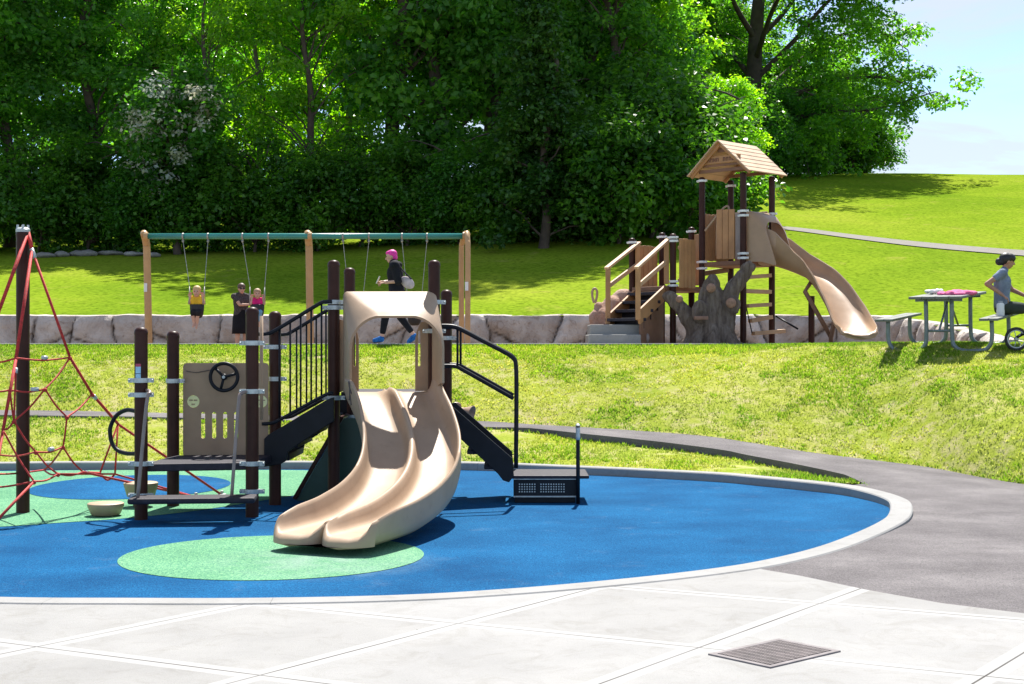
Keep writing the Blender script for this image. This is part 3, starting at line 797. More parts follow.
for a, b, c_, d in zip(ob, of, jf, ib):
    m1 = a.lerp(b, .9) + Vector((0, .0, .008)); out_n = (b - c_)
    rings.append([a, a.lerp(b, .5), m1, b, (b + c_) / 2 + Vector((0, -.028, 0)), c_, c_.lerp(d, .12), d])
mb = MB(); mb.ring_loft(rings, True, True); mb.build('slide_hood', M_tan, PS, angle=42)
i_m = 14; t = pts[i_m+1] - pts[i_m-1]; dirn = t.normalized(); c0 = pts[i_m] ; tt = Vector((t.x, t.y, 0)).normalized(); sd = Vector((-tt.y, tt.x, 0))
left = min((c0 + sd * W2, c0 - sd * W2), key=lambda p: p.x); outw = (left - c0).normalized()
mb = MB()
for u0, v0, u1, v1 in ((-.10, .20, -.04, .15), (-.06, .22, -.03, .09), (-.03, .16, .05, .15), (-.02, .10, .04, .03), (-.04, .1, -.06, .03)):
    mb.tube([left + outw * .002 + dirn * u0 + Z3 * (v0 + .02), left + outw * .002 + dirn * u1 + Z3 * (v1 + .02)], .009, 6)
mb.build('moulded_emblem', M_dark_mark, SL)
for s in (-1, 1):
    X = -1.33 + s * .36
    zt = 1.95; x0, x1 = (X - .20, X + .06) if s < 0 else (X - .06, X + .20)
    ol = [(x0, 1.2), (x1, 1.2), (x1, 1.75), (x1 - s*-.02, 1.84), (x1 + (-.06 if s < 0 else -.05), 1.93), (x0 + .05, 1.96), (x0, 1.90)] if s < 0 else [(x0, 1.2), (x1, 1.2), (x1, 1.90), (x1 - .05, 1.96), (x0 + .06, 1.93), (x0 + .02, 1.84), (x0, 1.75)]
    sx = x1 - .055 if s < 0 else x0 + .03
    mb = MB(); plate(mb, ol, [rrect(sx, 1.46, sx + .025, 1.84, .012, 3)], (0, 15.20, 0), X3, Z3, (0, .025, 0)); mb.build('entry_panel', M_panel, PS)
for fx_, fy_, fz_ in ((-1.62, 11.98, .07), (-1.22, 12.1, .10), (-1.0, 13.5, .33)):
    mb = MB(); mb.tube([(fx_, fy_, -.02), (fx_, fy_, fz_)], .035, 12); mb.build('slide_foot', M_post, PS)

# ------------------------------------------------------------------ climbing net
mast = Vector((-4.925, 14.4, 0))
NET = thing('climbing_net', 'red rope climbing net hung from a dark steel mast above green rubber', 'climbing net', mast)
post(mast, 2.86, NET, .066, 'mast')
mb = MB(); mb.lathe([(.068, .02), (.07, .025), (.07, .05), (.05, .068), (0, .072)], mast + Z3 * 2.805, 20)
for k in range(4): mb.tube([mast + Vector((.05*math.cos(k*1.57+.4), .05*math.sin(k*1.57+.4), 2.86)), mast + Vector((.05*math.cos(k*1.57+.4), .05*math.sin(k*1.57+.4), 2.90))], .012, 6)
mb.build('mast_cap', M_clamp, NET, angle=40)
N_ = dict(T=(28, 232, 14.4), R1=(32, 250, 14.35), a=(70, 357.5, 14.3), b=(16, 358, 13.75), c=(45, 389, 13.9), d=(92, 394, 14.6), e=(67, 417, 14.05), f=(36, 452, 13.75), g=(63, 447, 14.1),
          h=(83, 472, 14.3), i=(58, 474, 13.8), j=(34, 481.5, 13.45), k=(14, 421, 13.6), l=(3, 430, 13.45), m=(10, 390, 13.7), n=(100, 473, 14.9), o=(107.5, 480, 14.9), p=(115, 474, 15.0), q=(118, 424, 15.1),
          GR=(222, 495, 16.05), GB=(196, 497, 15.85), GL=(-14, 532, 12.95), L1=(0, 308, 13.9), L2=(-12, 388, 13.6), L3=(-30, 473, 13.6), L4=(-30, 487, 13.2), L5=(-14, 361, 13.6), L6=(-30, 420, 13.6), r=(0, 455, 14.6), s=(44, 470, 14.9), LL=(-60, 500, 13.2))
NP = {k: P(*v) for k, v in N_.items()}
mb = MB()
def rope(seq, r=.011, sag=0.0):
    pp = [NP[x] for x in seq]
    if len(pp) == 2 and sag:
        mid = (pp[0] + pp[1]) / 2 - Z3 * sag; mb.tube([pp[0], mid, pp[1]], r, 7, smooth_n=5)
    else: mb.tube(pp, r, 7, smooth_n=5 if len(pp) > 2 else 0)
for s_ in (('T','R1'),): rope(s_, .02)
rope(('R1', 'a'), .014); rope(('a', 'd'), .015); rope(('d', 'q'), .016); rope(('q', 'GR'), .014); rope(('T', 'L1'), .018); rope(('L1', 'LL'), .016); rope(('R1', 'b'), .017); rope(('b', 'l'), .016); rope(('l', 'GL'), .014)
for s_ in (('L5','b'), ('b','a'), ('a','c'), ('c','m'), ('m','L2'), ('e','d'), ('e','g'), ('k','l'), ('l','j'), ('j','i'), ('i','h'), ('g','h'), ('k','m'), ('b','k'), ('f','i'), ('c','e'), ('k','f'), ('g','f'), ('f','r'), ('m','l'), ('s','i'), ('c','k'), ('g','s'), ('r','L6'), ('j','L4'), ('s','L3')): rope(s_, .0092, .025)
rope(('h', 'n'), .011); rope(('n', 'o', 'p'), .011); rope(('q', 'n'), .010); rope(('q', 'p'), .010); rope(('h', 'GB'), .012); rope(('j', 'GL'), .014); rope(('i', 'p'), .010); rope(('p', 'GB'), .010)
mb.build('rope_net', M_red, NET, smooth=True)
for pr, L in ((('R1', 'a', .03), .10), (('b', 'a', .52), .05), (('m', 'c', .7), .07), (('f', 'g', .55), .06), (('h', 'n', .15), .05), (('d','q', .1), .05), (('b', 'k', .2), .05)):
    A, B = NP[pr[0]], NP[pr[1]]; c_ = A.lerp(B, pr[2]); d = (B - A).normalized()
    mb = MB(); mb.tube([c_ - d * L / 2, c_ + d * L / 2], .021, 10); mb.build('ferrule', M_clamp, NET, smooth=True)
for k in ('a', 'b', 'c', 'd', 'e', 'f', 'g', 'h', 'i', 'j', 'k', 'm'):
    mb = MB(); mb.ball(NP[k] - Z3 * .008, .022, 6); mb.build('connector', M_red, NET, smooth=True)
for k in ('GR', 'GB', 'GL'):
    mb = MB(); g = NP[k].copy(); g.z = 0; mb.lathe([(.05, 0), (.05, .015), (.02, .02), (.018, .05), (0, .055)], g, 14); mb.build('anchor', M_clamp, NET, angle=40)

# ------------------------------------------------------------------ stepping pods
def pod(c, r, h, z0, label):
    o = thing('stepping_pod', label, 'stepping pod', c, 'tan stepping pods beside the play structure')
    mb = MB(); c = Vector(c)
    mb.lathe([(r*.72, z0), (r*.80, z0 + .01), (r*.98, h - .035), (r, h - .02), (r*.99, h - .006), (r*.93, h), (r*.5, h + .003), (0, h + .004)], c, 32); mb.build('pod_top', M_podtop, o, angle=50)
    mb = MB(); mb.lathe([(r*.45, -.02), (r*.45, z0 + .012), (0, z0 + .012)], c, 20); mb.build('stem', M_post, o, angle=40)
M_podtop = mat('tan_pod', (.36, .25, .155), .55, .12, 8, .3, 120)
pod((-4.02, 14.15, 0), .178, .13, .01, 'low tan stepping pod lying flat on the green rubber')
pod((-3.88, 14.95, 0), .178, .255, .10, 'taller tan stepping pod raised on a stem behind the front post')
# ------------------------------------------------------------------ people
M_skin = mat('skin', (.52, .30, .21), .5, .08, 14); M_skin_tan = mat('tanned_skin', (.36, .19, .12), .5, .08, 14)
M_eye = mat('eye', (.02, .015, .012), .2, 0, 5); M_lip = mat('lip', (.35, .11, .10), .5, .05, 5)
def cloth(name, c, v=.25, s=9): return mat(name, c, .85, v, s, .4, 55, spec=.2)
class Body:
    def __init__(self, name, label, loc, fd, s=1.0, skin=None):
        self.root = thing(name, label, 'person', loc)
        fd = Vector(fd).normalized(); self.fd = fd; self.rd = Vector((fd.y, -fd.x, 0)); self.o = Vector(loc); self.s = s; self.skin = skin or M_skin
        self.J = {}
    def w(self, f, r, u): return self.o + (self.fd * f + self.rd * r + Z3 * u) * self.s
    def set(self, **k):
        for n, v in k.items(): self.J[n] = self.w(*v)
    def cap(self, mb, a, b, ra, rb): mb.capsule(self.J[a] if isinstance(a, str) else a, self.J[b] if isinstance(b, str) else b, ra * self.s, rb * self.s, 14)
    def hand(self, mb, wrist, elbow, curl=.5, side=1):
        s = self.s; w = self.J[wrist]; d = (w - self.J[elbow]).normalized()
        dn = (Vector((0, 0, -1)) - d * (-d.z))
        if dn.length < .2: dn = self.fd - d * d.dot(self.fd)
        dn.normalize(); ac = d.cross(dn).normalized()
        k = w + d * .085 * s
        for t in (-.026, 0, .026): mb.capsule(w + ac * t * .7 * s, k + ac * t * s, .016 * s, .015 * s, 8)
        for t, L in ((-.034, .062), (-.012, .075), (.011, .08), (.033, .07)):
            a = k + ac * t * s; m1 = a + (d * math.cos(curl * .6) + dn * math.sin(curl * .6)) * L * .5 * s; e = m1 + (d * math.cos(curl * 1.7) + dn * math.sin(curl * 1.7)) * L * .5 * s
            mb.capsule(a, m1, .0105 * s, .0098 * s, 8); mb.capsule(m1, e, .0098 * s, .0085 * s, 8)
        b = w + d * .025 * s + ac * side * .028 * s; e = b + (d * .7 + ac * side * .6 + dn * .3).normalized() * .045 * s; mb.capsule(b, e, .0125 * s, .0105 * s, 8); mb.capsule(e, e + (d * .9 + dn * .4).normalized() * .028 * s, .0105 * s, .009 * s, 8)
    def build(self, look=None, child=False, voxel=.0105):
        J, s = self.J, self.s; mb = MB(); look = (Vector(look).normalized() if look else self.fd); lr = Vector((look.y, -look.x, 0)).normalized(); lu = lr.cross(look).normalized()
        self.look, self.lr, self.lu = look, lr, lu
        fat = 1.0
        for sx in (-1, 1):
            o = self.rd * sx * s
            mb.capsule(J['pelvis'] + o * .07, J['waist'] + o * .055, .10 * s, .088 * s); mb.capsule(J['waist'] + o * .055, J['chest'] + o * .075, .088 * s, .10 * s)
        for sd in 'LR':
            self.cap(mb, 'chest', 'sh' + sd, .085, .052); self.cap(mb, 'neck', 'sh' + sd, .05, .048)
            self.cap(mb, 'sh' + sd, 'el' + sd, .051, .039); self.cap(mb, 'el' + sd, 'wr' + sd, .039, .026)
            self.hand(mb, 'wr' + sd, 'el' + sd, .7, 1 if sd == 'L' else -1)
            self.cap(mb, 'hip' + sd, 'kn' + sd, .088, .056); self.cap(mb, 'kn' + sd, 'an' + sd, .056, .034)
            self.cap(mb, 'an' + sd, 'to' + sd, .036, .028)
        hs = 1.22 if child else 1.0
        h = J['head']; self.hs = hs * s; q = hs * s
        mb.capsule(J['neck'], h - lu * .05 * q, .052 * s, .05 * s)
        ax = (look, lr, lu)
        mb.ball(h + lu * .02 * q - look * .008 * q, (.098 * q, .078 * q, .10 * q), 12, ax); mb.ball(h - lu * .045 * q + look * .022 * q, (.068 * q, .058 * q, .072 * q), 10, ax)
        mb.capsule(h + look * .085 * q + lu * .008 * q, h + look * .108 * q - lu * .026 * q, .010 * q, .015 * q, 8)
        for e in (-1, 1): mb.ball(h + lr * e * .078 * q - lu * .01 * q, (.02 * q, .01 * q, .03 * q), 6, ax)
        union(mb, 'body', self.skin, self.root, voxel * (s if s < 1 else 1), 3)
        for e in (-1, 1):
            m2 = MB(); m2.ball(h + look * .084 * q + lr * e * .032 * q + lu * .012 * q, (.009 * q, .013 * q, .008 * q), 6, ax); m2.build('eye', M_eye, self.root, smooth=True)
        m2 = MB(); m2.ball(h + look * .083 * q - lu * .062 * q, (.008 * q, .024 * q, .007 * q), 6, ax); m2.build('mouth', M_lip, self.root, smooth=True)
    def cl(self, name, m, segs, balls=(), voxel=.014, sm=4):
        mb = MB()
        for a, b, ra, rb in segs: self.cap(mb, a, b, ra, rb)
        for c, rad in balls: mb.ball(c, rad, 10, (self.look, self.lr, self.lu))
        return union(mb, name, m, self.root, voxel * (self.s if self.s < 1 else 1), sm)
    def torso(self, lo='pelvis', g=.014):
        J = self.J; out = []
        for sx in (-1, 1):
            o = self.rd * sx * self.s
            out += [(J[lo] + o * .07, J['waist'] + o * .057, .10 + g, .09 + g), (J['waist'] + o * .057, J['chest'] + o * .075, .09 + g, .10 + g)]
        return out + [('chest', 'shL', .085 + g, .054 + g), ('chest', 'shR', .085 + g, .054 + g), ('neck', 'shL', .04 + g, .046 + g), ('neck', 'shR', .04 + g, .046 + g)]

# pink-haired woman walking along the top of the bank
b = Body('person', 'walking woman with bright pink short hair and black hoodie looking down at a white card', (-2.155, 26.8, 1.695), (-1, 0, 0), 1.03)
b.set(pelvis=(0, 0, .95), waist=(.015, 0, 1.08), chest=(.035, 0, 1.28), neck=(.06, 0, 1.455), head=(.105, 0, 1.575), shL=(.03, -.185, 1.40), shR=(.03, .185, 1.40),
      elL=(-.04, -.235, 1.12), elR=(.0, .235, 1.13), wrL=(.20, -.13, 1.10), wrR=(.23, .09, 1.13), hipL=(0, -.085, .90), hipR=(0, .085, .90),
      knL=(.20, -.085, .50), anL=(.27, -.085, .095), toL=(.40, -.10, .055), knR=(-.06, .085, .48), anR=(-.31, .085, .14), toR=(-.21, .095, .035))
b.build(look=(-1, -.05, -.18))
b.cl('hoodie', cloth('black_hoodie', (.012, .012, .016)), b.torso(g=.048) + [('shL', 'elL', .080, .070), ('shR', 'elR', .080, .070)], [(b.J['neck'] - b.fd * .09 - Z3 * .03, (.075, .10, .07))])
b.cl('leggings', cloth('black_leggings', (.010, .010, .013)), [(b.J['pelvis'] + b.rd * .06, b.J['pelvis'] - b.rd * .06, .135, .135)] + [('hip' + k, 'kn' + k, .118, .076) for k in 'LR'] + [('kn' + k, b.J['kn' + k].lerp(b.J['an' + k], .72), .075, .056) for k in 'LR'])
M_shoe = cloth('blue_running_shoe', (.02, .12, .34), .5, 30)
for k in 'LR': b.cl('shoe', M_shoe, [('an' + k, 'to' + k, .048, .040), (b.J['an' + k] - Z3 * .03, b.J['to' + k] - Z3 * .004, .045, .042)], voxel=.01)
h, q = b.J['head'], b.hs
b.cl('hair', mat('pink_hair', (.70, .025, .30), .55, .35, 40, .6, 90), [], [(h + b.lu * .042 * q - b.look * .024 * q, (.096 * q, .086 * q, .088 * q)), (h - b.lu * .02 * q - b.look * .055 * q, (.06 * q, .078 * q, .07 * q)), (h + b.lu * .075 * q + b.look * .03 * q, (.06 * q, .065 * q, .042 * q))], voxel=.01)
mb = MB(); c = (b.J['wrL'] + b.J['wrR']) / 2 + b.fd * .13 + Z3 * .04; mb.box(c, (.012, .16, .15), (Vector((-.9, 0, .43)), Y3, Vector((.43, 0, .9))))
tag(mb.build('white_card', M_white, bevel=.003, loc=c), 'small white card held in front of the pink haired woman', 'card')
mb = MB(); c = b.w(-.20, -.15, 1.10); mb.ball(c, (.145, .045, .10), 12, (Vector((.8, 0, -.6)), Y3, Vector((.6, 0, .8)))); bag = thing('shoulder_bag', 'pale pinkish bag slung behind the pink haired woman', 'bag', c)
mb.build('pouch', cloth('pale_bag', (.48, .40, .42)), bag, smooth=True)
mb = MB(); mb.tube([c + Vector((.08, -.03, .06)), b.w(-.10, -.17, 1.34), b.w(.02, -.17, 1.49), b.w(.10, -.06, 1.36), b.w(.06, .1, 1.2)], .014, 8, smooth_n=5); mb.build('strap', cloth('dark_strap', (.05, .04, .05)), bag, smooth=True)

# ---- swing set
YS = 33.0
M_teal = mat('teal_beam_paint', (.014, .21, .17), .3, .12, 3, coat=.4); M_swing_post = mat('tan_swing_post', (.46, .285, .135), .45, .12, 3, spec=.3)
M_chain = mat('galvanised_chain', (.30, .30, .27), .45, .2, 60, metal=.4); M_bucket = mat('black_rubber_seat', (.012, .012, .013), .6, .2, 12)
SW = thing('swing_set', 'long swing frame with teal top beam and tan arched posts before the rock wall', 'swing set', (-4.7, YS, 1.4))
zb = zc(236.2, YS); xa, xb, xm = P(146, 236, YS).x, P(464, 236, YS).x, P(307, 236, YS).x
mb = MB(); mb.tube([(xa, YS, zb), (xb, YS, zb)], .068, 16); mb.build('top_beam', M_teal, SW, smooth=True)
for x, dirs in ((P(143, 0, YS).x, ((0, .55),)), (xm, ((0, .55),)), (P(466.5, 0, YS).x, ((.04, -.45), (-.13, .5)))):
    for dx, dy in dirs:
        mb = MB(); mb.tube([(x + .03, YS, zb + .03), (x + dx * .3, YS + dy * .18, zb + .06), (x + dx * .8, YS + dy * .5, zb - .12), (x + dx, YS + dy * .66, zb - .5), (x + dx, YS + dy, 1.3)], .085 if len(dirs) == 1 else .062, 14, smooth_n=6)
        pst = mb.build('arched_post', M_swing_post, SW, smooth=True)
    mb = MB(); mb.lathe([(.075, -.05), (.095, -.04), (.095, .04), (.075, .05)], (x + (.07 if x < 0 and x < xm + .01 else -.04), YS, zb), 18, (1, 0, 0)); mb.build('beam_collar', M_swing_post, SW, angle=40)
for x, dy in ((P(143, 0, YS).x - .02, .47), (P(466.5, 0, YS).x + .02, -.5)):
    z = zc(287, YS); mb = MB(); mb.box((x, YS + (dy - .16 if dy > 0 else dy + .02) , z), (.075, .012, .20)); mb.build('sticker', M_white, SW)
def swing(xl, xr, cx, Y, zs, label):
    o = thing('toddler_swing', label, 'swing', (cx, Y, zs), 'toddler swings on the long swing frame')
    rings = []
    for u, rx, ry in ((0, .06, .06), (.01, .10, .09), (.08, .145, .12), (.2, .16, .13), (.30, .165, .13), (.315, .16, .125), (.30, .148, .115), (.2, .142, .112), (.08, .125, .10), (.03, .08, .06)):
        rings.append([Vector((cx + rx*math.cos(2*math.pi*k/20), Y + ry*math.sin(2*math.pi*k/20), zs - .10 + u * (1.15 if math.sin(2*math.pi*k/20) > .3 else 1))) for k in range(20)])
    mb = MB(); mb.ring_loft(rings, True, True); mb.build('bucket_seat', M_bucket, o, smooth=True)
    for s, xt in ((-1, xl), (1, xr)):
        top = Vector((xt, YS, zb - .1)); mid = Vector((cx + s * .17, Y, zs + .62))
        mb = MB()
        for yy in (-.11, .11): mb.tube([mid, (cx + s * .16, Y + yy, zs + .21)], .010, 6)
        n = int((top - mid).length / .05)
        mb.tube([top.lerp(mid, k / n) for k in range(n + 1)], [.006 + .003 * (k % 2) for k in range(n + 1)], 6)
        mb.build('chain', M_chain, o, smooth=True)
        mb = MB(); mb.tube([(xt, YS, zb - .05), (xt, YS, zb - .12)], .022, 8); mb.lathe([(.07, -.02), (.076, -.02), (.076, .02), (.07, .02)], (xt, YS, zb), 14, (1, 0, 0)); mb.tube([(xt, YS, zb - .1), (xt, YS, zb - .15)], [.035, .012], 8)
        mb.build('hanger', M_chain, o, smooth=True)
bx = lambda px: P(px, 0, YS).x
K1x, K1y, K1z = P(197, 0, 32.5).x, 32.5, 2.36
K2x, K2y, K2z = P(257.3, 0, 32.9).x, 32.9, 2.37
swing(bx(183), bx(208), K1x, K1y, K1z, 'toddler swing with black bucket seat carrying the child in yellow')
swing(bx(242.5), bx(268.5), K2x, K2y, K2z, 'toddler swing with black bucket seat carrying the child in bright pink')
swing(bx(343), bx(369), bx(356), YS, 2.2, 'empty toddler swing hanging behind the top of the tan double slide')
swing(bx(402), bx(427), bx(414.5), YS, 2.2, 'toddler swing nearest the double end post, behind the pink haired woman')
def kid(x, Y, z, s, label, shirt, pants, hairc, fd=(0, -1, 0)):
    k = Body('person', label, (x, Y, z), fd, s)
    k.set(pelvis=(-.02, 0, .10), waist=(-.015, 0, .19), chest=(-.01, 0, .32), neck=(0, 0, .44), head=(.02, 0, .565), shL=(0, -.115, .405), shR=(0, .115, .405), elL=(.06, -.185, .28), elR=(.06, .185, .28), wrL=(.07, -.165, .42), wrR=(.07, .165, .42),
          hipL=(0, -.065, .08), hipR=(0, .065, .08), knL=(.20, -.065, .03), knR=(.20, .07, .03), anL=(.18, -.04, -.27), anR=(.20, .035, -.25), toL=(.25, -.035, -.36), toR=(.27, .04, -.33))
    # slim child limbs come from the scale of the joints
    k.build(child=True)
    k.cl('shirt', shirt, k.torso('waist', .016) + [('shL', k.J['shL'].lerp(k.J['elL'], .6), .064, .056), ('shR', k.J['shR'].lerp(k.J['elR'], .6), .064, .056)])
    k.cl('trousers', pants, [('hip' + a, 'kn' + a, .098, .068) for a in 'LR'] + [('kn' + a, k.J['kn' + a].lerp(k.J['an' + a], .2 if s > .85 else .7), .067, .06) for a in 'LR'])
    h, q = k.J['head'], k.hs
    k.cl('hair', mat('child_hair', hairc, .6, .2, 40), [], [(h + k.lu * .052 * q - k.look * .016 * q, (.104 * q, .09 * q, .088 * q))], voxel=.01)
    return k
kid(K1x, K1y, K1z, .88, 'fair-haired child in a yellow shirt riding a swing with bare legs dangling', cloth('yellow_shirt', (.70, .42, .03)), cloth('dark_shorts', (.02, .018, .02)), (.48, .33, .14))
kid(K2x, K2y, K2z, .80, 'small child in a bright pink top sitting in a swing', cloth('pink_shirt', (.62, .02, .16)), cloth('light_blue_trousers', (.16, .30, .42)), (.36, .22, .13), (.25, -1, 0))

w = Body('person', 'standing woman in sunglasses, dark top and black skirt pushing a child on a swing', (P(241, 0, 33.3).x, 33.3, 1.40), (.62, -.78, 0), .985)
w.set(pelvis=(0, 0, .96), waist=(0, 0, 1.09), chest=(0, 0, 1.29), neck=(.01, 0, 1.455), head=(.03, 0, 1.58), shL=(0, -.185, 1.40), shR=(0, .185, 1.40), elL=(.16, -.20, 1.19), elR=(.17, .12, 1.20), wrL=(.38, -.16, 1.22), wrR=(.38, -.04, 1.20),
      hipL=(0, -.09, .90), hipR=(0, .09, .90), knL=(.02, -.10, .49), knR=(.02, .10, .49), anL=(0, -.11, .09), anR=(0, .11, .09), toL=(.14, -.13, .04), toR=(.14, .13, .04))
w.build(look=(.35, -.93, -.05))
w.cl('top', cloth('dark_patterned_top', (.065, .055, .055), .7, 45), w.torso(g=.022) + [('shL', w.J['shL'].lerp(w.J['elL'], .5), .068, .062), ('shR', w.J['shR'].lerp(w.J['elR'], .5), .068, .062)])
mb = MB(); mb.ring_loft([[w.w(ry * math.cos(a), rx * math.sin(a), u) for a in np.linspace(0, 2*math.pi, 24, endpoint=False)] for u, rx, ry in ((1.08, .15, .115), (1.0, .18, .14), (.9, .205, .155), (.7, .215, .165), (.52, .225, .18), (.52, .21, .165), (.7, .2, .15))], True, False)
mb.build('skirt', cloth('black_skirt', (.010, .010, .014)), w.root, smooth=True)
h, q = w.J['head'], w.hs
w.cl('hair', mat('brown_hair', (.09, .045, .025), .55, .3, 40), [], [(h + w.lu * .050 * q - w.look * .018 * q, (.108 * q, .095 * q, .092 * q)), (h - w.lu * .03 * q - w.look * .06 * q, (.055 * q, .075 * q, .07 * q))], voxel=.01)
mb = MB()
for e in (-1, 1): mb.ball(h + w.look * .092 * q + w.lr * e * .034 * q + w.lu * .012 * q, (.012 * q, .031 * q, .024 * q), 8, (w.look, w.lr, w.lu)); mb.tube([h + w.look * .085 * q + w.lr * e * .066 * q + w.lu * .016 * q, h - w.look * .01 * q + w.lr * e * .084 * q + w.lu * .012 * q], .004, 5)
mb.build('sunglasses', M_eye, w.root, smooth=True)
for k in 'LR': w.cl('shoe', cloth('dark_shoe', (.03, .025, .025)), [('an' + k, 'to' + k, .044, .038), (w.J['an' + k] - Z3 * .045, 'to' + k, .04, .038)], voxel=.01)

# ------------------------------------------------------------------ treehouse play tower
M_wood = mat('recycled_lumber', (.40, .20, .078), .55, .22, 2.2, .3, 40); M_wood_lt = mat('pale_lumber', (.54, .33, .185), .6, .14, 2.5, .3, 40); M_wood_dk = mat('dark_lumber', (.20, .095, .05), .6, .2, 3)
M_roof = mat('roof_lumber', (.53, .365, .235), .6, .16, 2.5, .3, 40)
FL = 1.40
PT = thing('play_tower', 'treehouse play tower with gabled plank roof, stairs and tan slide', 'play tower', (4.55, 28.95, FL))
A, B, C, D = Vector((3.84, 28.9, FL)), Vector((4.56, 28.2, FL)), Vector((4.54, 29.68, FL)), Vector((5.27, 29.0, FL))
UA = (B - A).normalized(); VA = (C - A).normalized(); VA = (VA - UA * VA.dot(UA)).normalized(); CEN = (A + B + C + D) / 4
for p, y in ((A, 177), (B, 172), (C, 180), (D, 176)): post(p, zc(y, p.y), PT)
clampp = lambda p, ys: [clamp((p.x, p.y, zc(y, p.y)), PT, (-1, 1), UA, m=M_white) for y in ys]
clampp(A, (181, 262, 268.5)); clampp(B, (211, 215.5, 253.5, 258)); clampp(C, (186,)); clampp(D, (214,))
ZD = 3.33
dk = [A, B, D, C]; mb = MB(); mb.prism([CEN.lerp(p, 1.02) * 1 + Vector((0, 0, ZD - .09 - CEN.lerp(p, 1.02).z)) for p in dk], (0, 0, .09)); mb.build('tower_deck', M_wood_dk, PT, bevel=.01)
# roof: stepped boards on both slopes, gable boards, name board
ridge = 5.74; eave = 5.08; hw2 = .74; L2 = .67
for s in (-1, 1):
    mb = MB(); nb = 7
    for k in range(nb):
        t0, t1 = k / nb, (k + 1.16) / nb
        a = CEN + UA * s * hw2 * t0; b_ = CEN + UA * s * hw2 * min(t1, 1.03)
        za, zb_ = lerp(ridge, eave, t0) , lerp(ridge, eave, min(t1, 1.03)) + .012
        a.z, b_.z = za, zb_; d = (b_ - a); 
        mb.box((a + b_) / 2, (d.length, 2 * L2, .024), (d.normalized(), VA, d.normalized().cross(VA)))
    mb.build('roof', M_roof, PT, bevel=.006)
    for e in (-1, 1):
        mb = MB(); a = CEN + VA * e * (L2 - .10); a.z = ridge - .06; b_ = CEN + VA * e * (L2 - .10) + UA * s * hw2 * .97; b_.z = eave - .02; mb.bar(a, b_, .05, .085)
        mb.build('rafter', M_wood, PT, bevel=.006)
for e in (-1, 1):
    for z0, hh in ((5.12, .07), (5.235, .05), (5.515, .085), (5.625, .075)):
        half = hw2 * (ridge - z0 - hh) / (ridge - eave) - .05
        if e > 0 and z0 > 5.5: continue
        mb = MB(); mb.box(CEN + VA * e * (L2 - .16) + Z3 * (z0 + hh / 2 - CEN.z), (2 * max(half, .04), .03, hh), (UA, VA, Z3)); mb.build('gable_board', M_wood_dk, PT, bevel=.005)
mb = MB(); c = CEN - VA * (L2 - .135); c.z = 5.365; mb.box(c, (.92, .032, .15), (UA, VA, Z3)); nbd = mb.build('name_board', M_wood, PT, bevel=.006)
mb = MB(); rl = random.Random(5)
for word, u0 in ((5, -.40), (5, .05)):
    for k in range(word):
        cc = c - VA * .0175 + UA * (u0 + k * .072 + .03)
        mb.box(cc - UA * .019, (.016, .006, .075), (UA, VA, Z3)); mb.box(cc + UA * .019, (.014, .006, .075), (UA, VA, Z3)); mb.box(cc + Z3 * rl.choice((-.03, 0, .03)), (.024, .005, .014), (UA, VA, Z3))
mb.build('carved_lettering', mat('carved_letter_red', (.10, .035, .03), .7, .2, 9), nbd)
# barriers round the tower deck
def planks(a, b, z0, z1, n, m=M_wood, gap=.012, name='plank_barrier', th=.035):
    a, b = Vector(a), Vector(b); d = b - a; d.z = 0; L = d.length; d.normalize(); nn = Vector((-d.y, d.x, 0)); mb = MB()
    for k in range(n):
        c = a + d * (L * (k + .5) / n); c.z = (z0 + z1) / 2 + random.uniform(-.012, .012); mb.box(c, (L / n - gap, th, z1 - z0), (d, nn, Z3))
    for z in (z0 + .15, z1 - .18):
        c = (a + b) / 2 + nn * .03; c.z = z; mb.box(c, (L, .03, .06), (d, nn, Z3))
    return mb.build(name, m, PT, bevel=.006)
planks(A.lerp(B, .36), A.lerp(B, .80), ZD + .04, zc(209.5, 28.5), 3); planks(A.lerp(C, .1), A.lerp(C, .9), ZD + .04, zc(214, 29), 6); planks(C.lerp(D, .1), C.lerp(D, .9), ZD + .04, zc(212, 29.3), 5, M_wood_lt)
planks(A.lerp(B, .80) + VA * .02, A.lerp(B, .93) + VA * .02, ZD + .04, zc(213, 28.4), 1, M_rail)
mb = MB(); mb.tube([P(705, 231, 28.8), P(712, 222, 28.7), P(720, 212, 28.65), P(725, 207, 28.6), P(728, 206.5, 28.6), P(729, 210, 28.6)], .022, 8, smooth_n=4); mb.tube([P(717, 214, 28.7), P(716.5, 256, 28.7)], .018, 8); mb.build('grab_rail', M_tan, PT, smooth=True)
# tower slide
hb = [B.lerp(D, .06), B.lerp(D, .94)]
n_out = UA.copy()
def hoodring(off, w0, w1, zb_, zt, rad, yaw=0.0):
    a = B.lerp(D, w0) + n_out * off; b_ = B.lerp(D, w1) + n_out * off; d = b_ - a; Lw = d.length; d.normalize()
    prof = interp([(0, 0, 0), (0, 0, zt - zb_ - rad)] , 6) + interp([(rad - rad*math.cos(R(q)), 0, zt - zb_ - rad + rad*math.sin(R(q))) for q in range(10, 91, 10)], 8)
    prof = prof + [Vector((Lw - p.x, 0, p.z)) for p in reversed(prof)]
    return [Vector((a.x, a.y, zb_)) + d * p.x + Z3 * p.z for p in prof]
ob = hoodring(.05, .06, .94, ZD - .02, 4.31, .08); of = [p + n_out * (.26 * max(0, 1 - (p.z - ZD) / .75)) for p in hoodring(.36, .13, .87, ZD - .12, 4.14, .28)]; jf = [p + n_out * (.26 * max(0, 1 - (p.z - ZD) / .75)) for p in hoodring(.37, .17, .83, ZD - .08, 4.09, .24)]; ib = hoodring(.05, .10, .90, ZD, 4.24, .08)
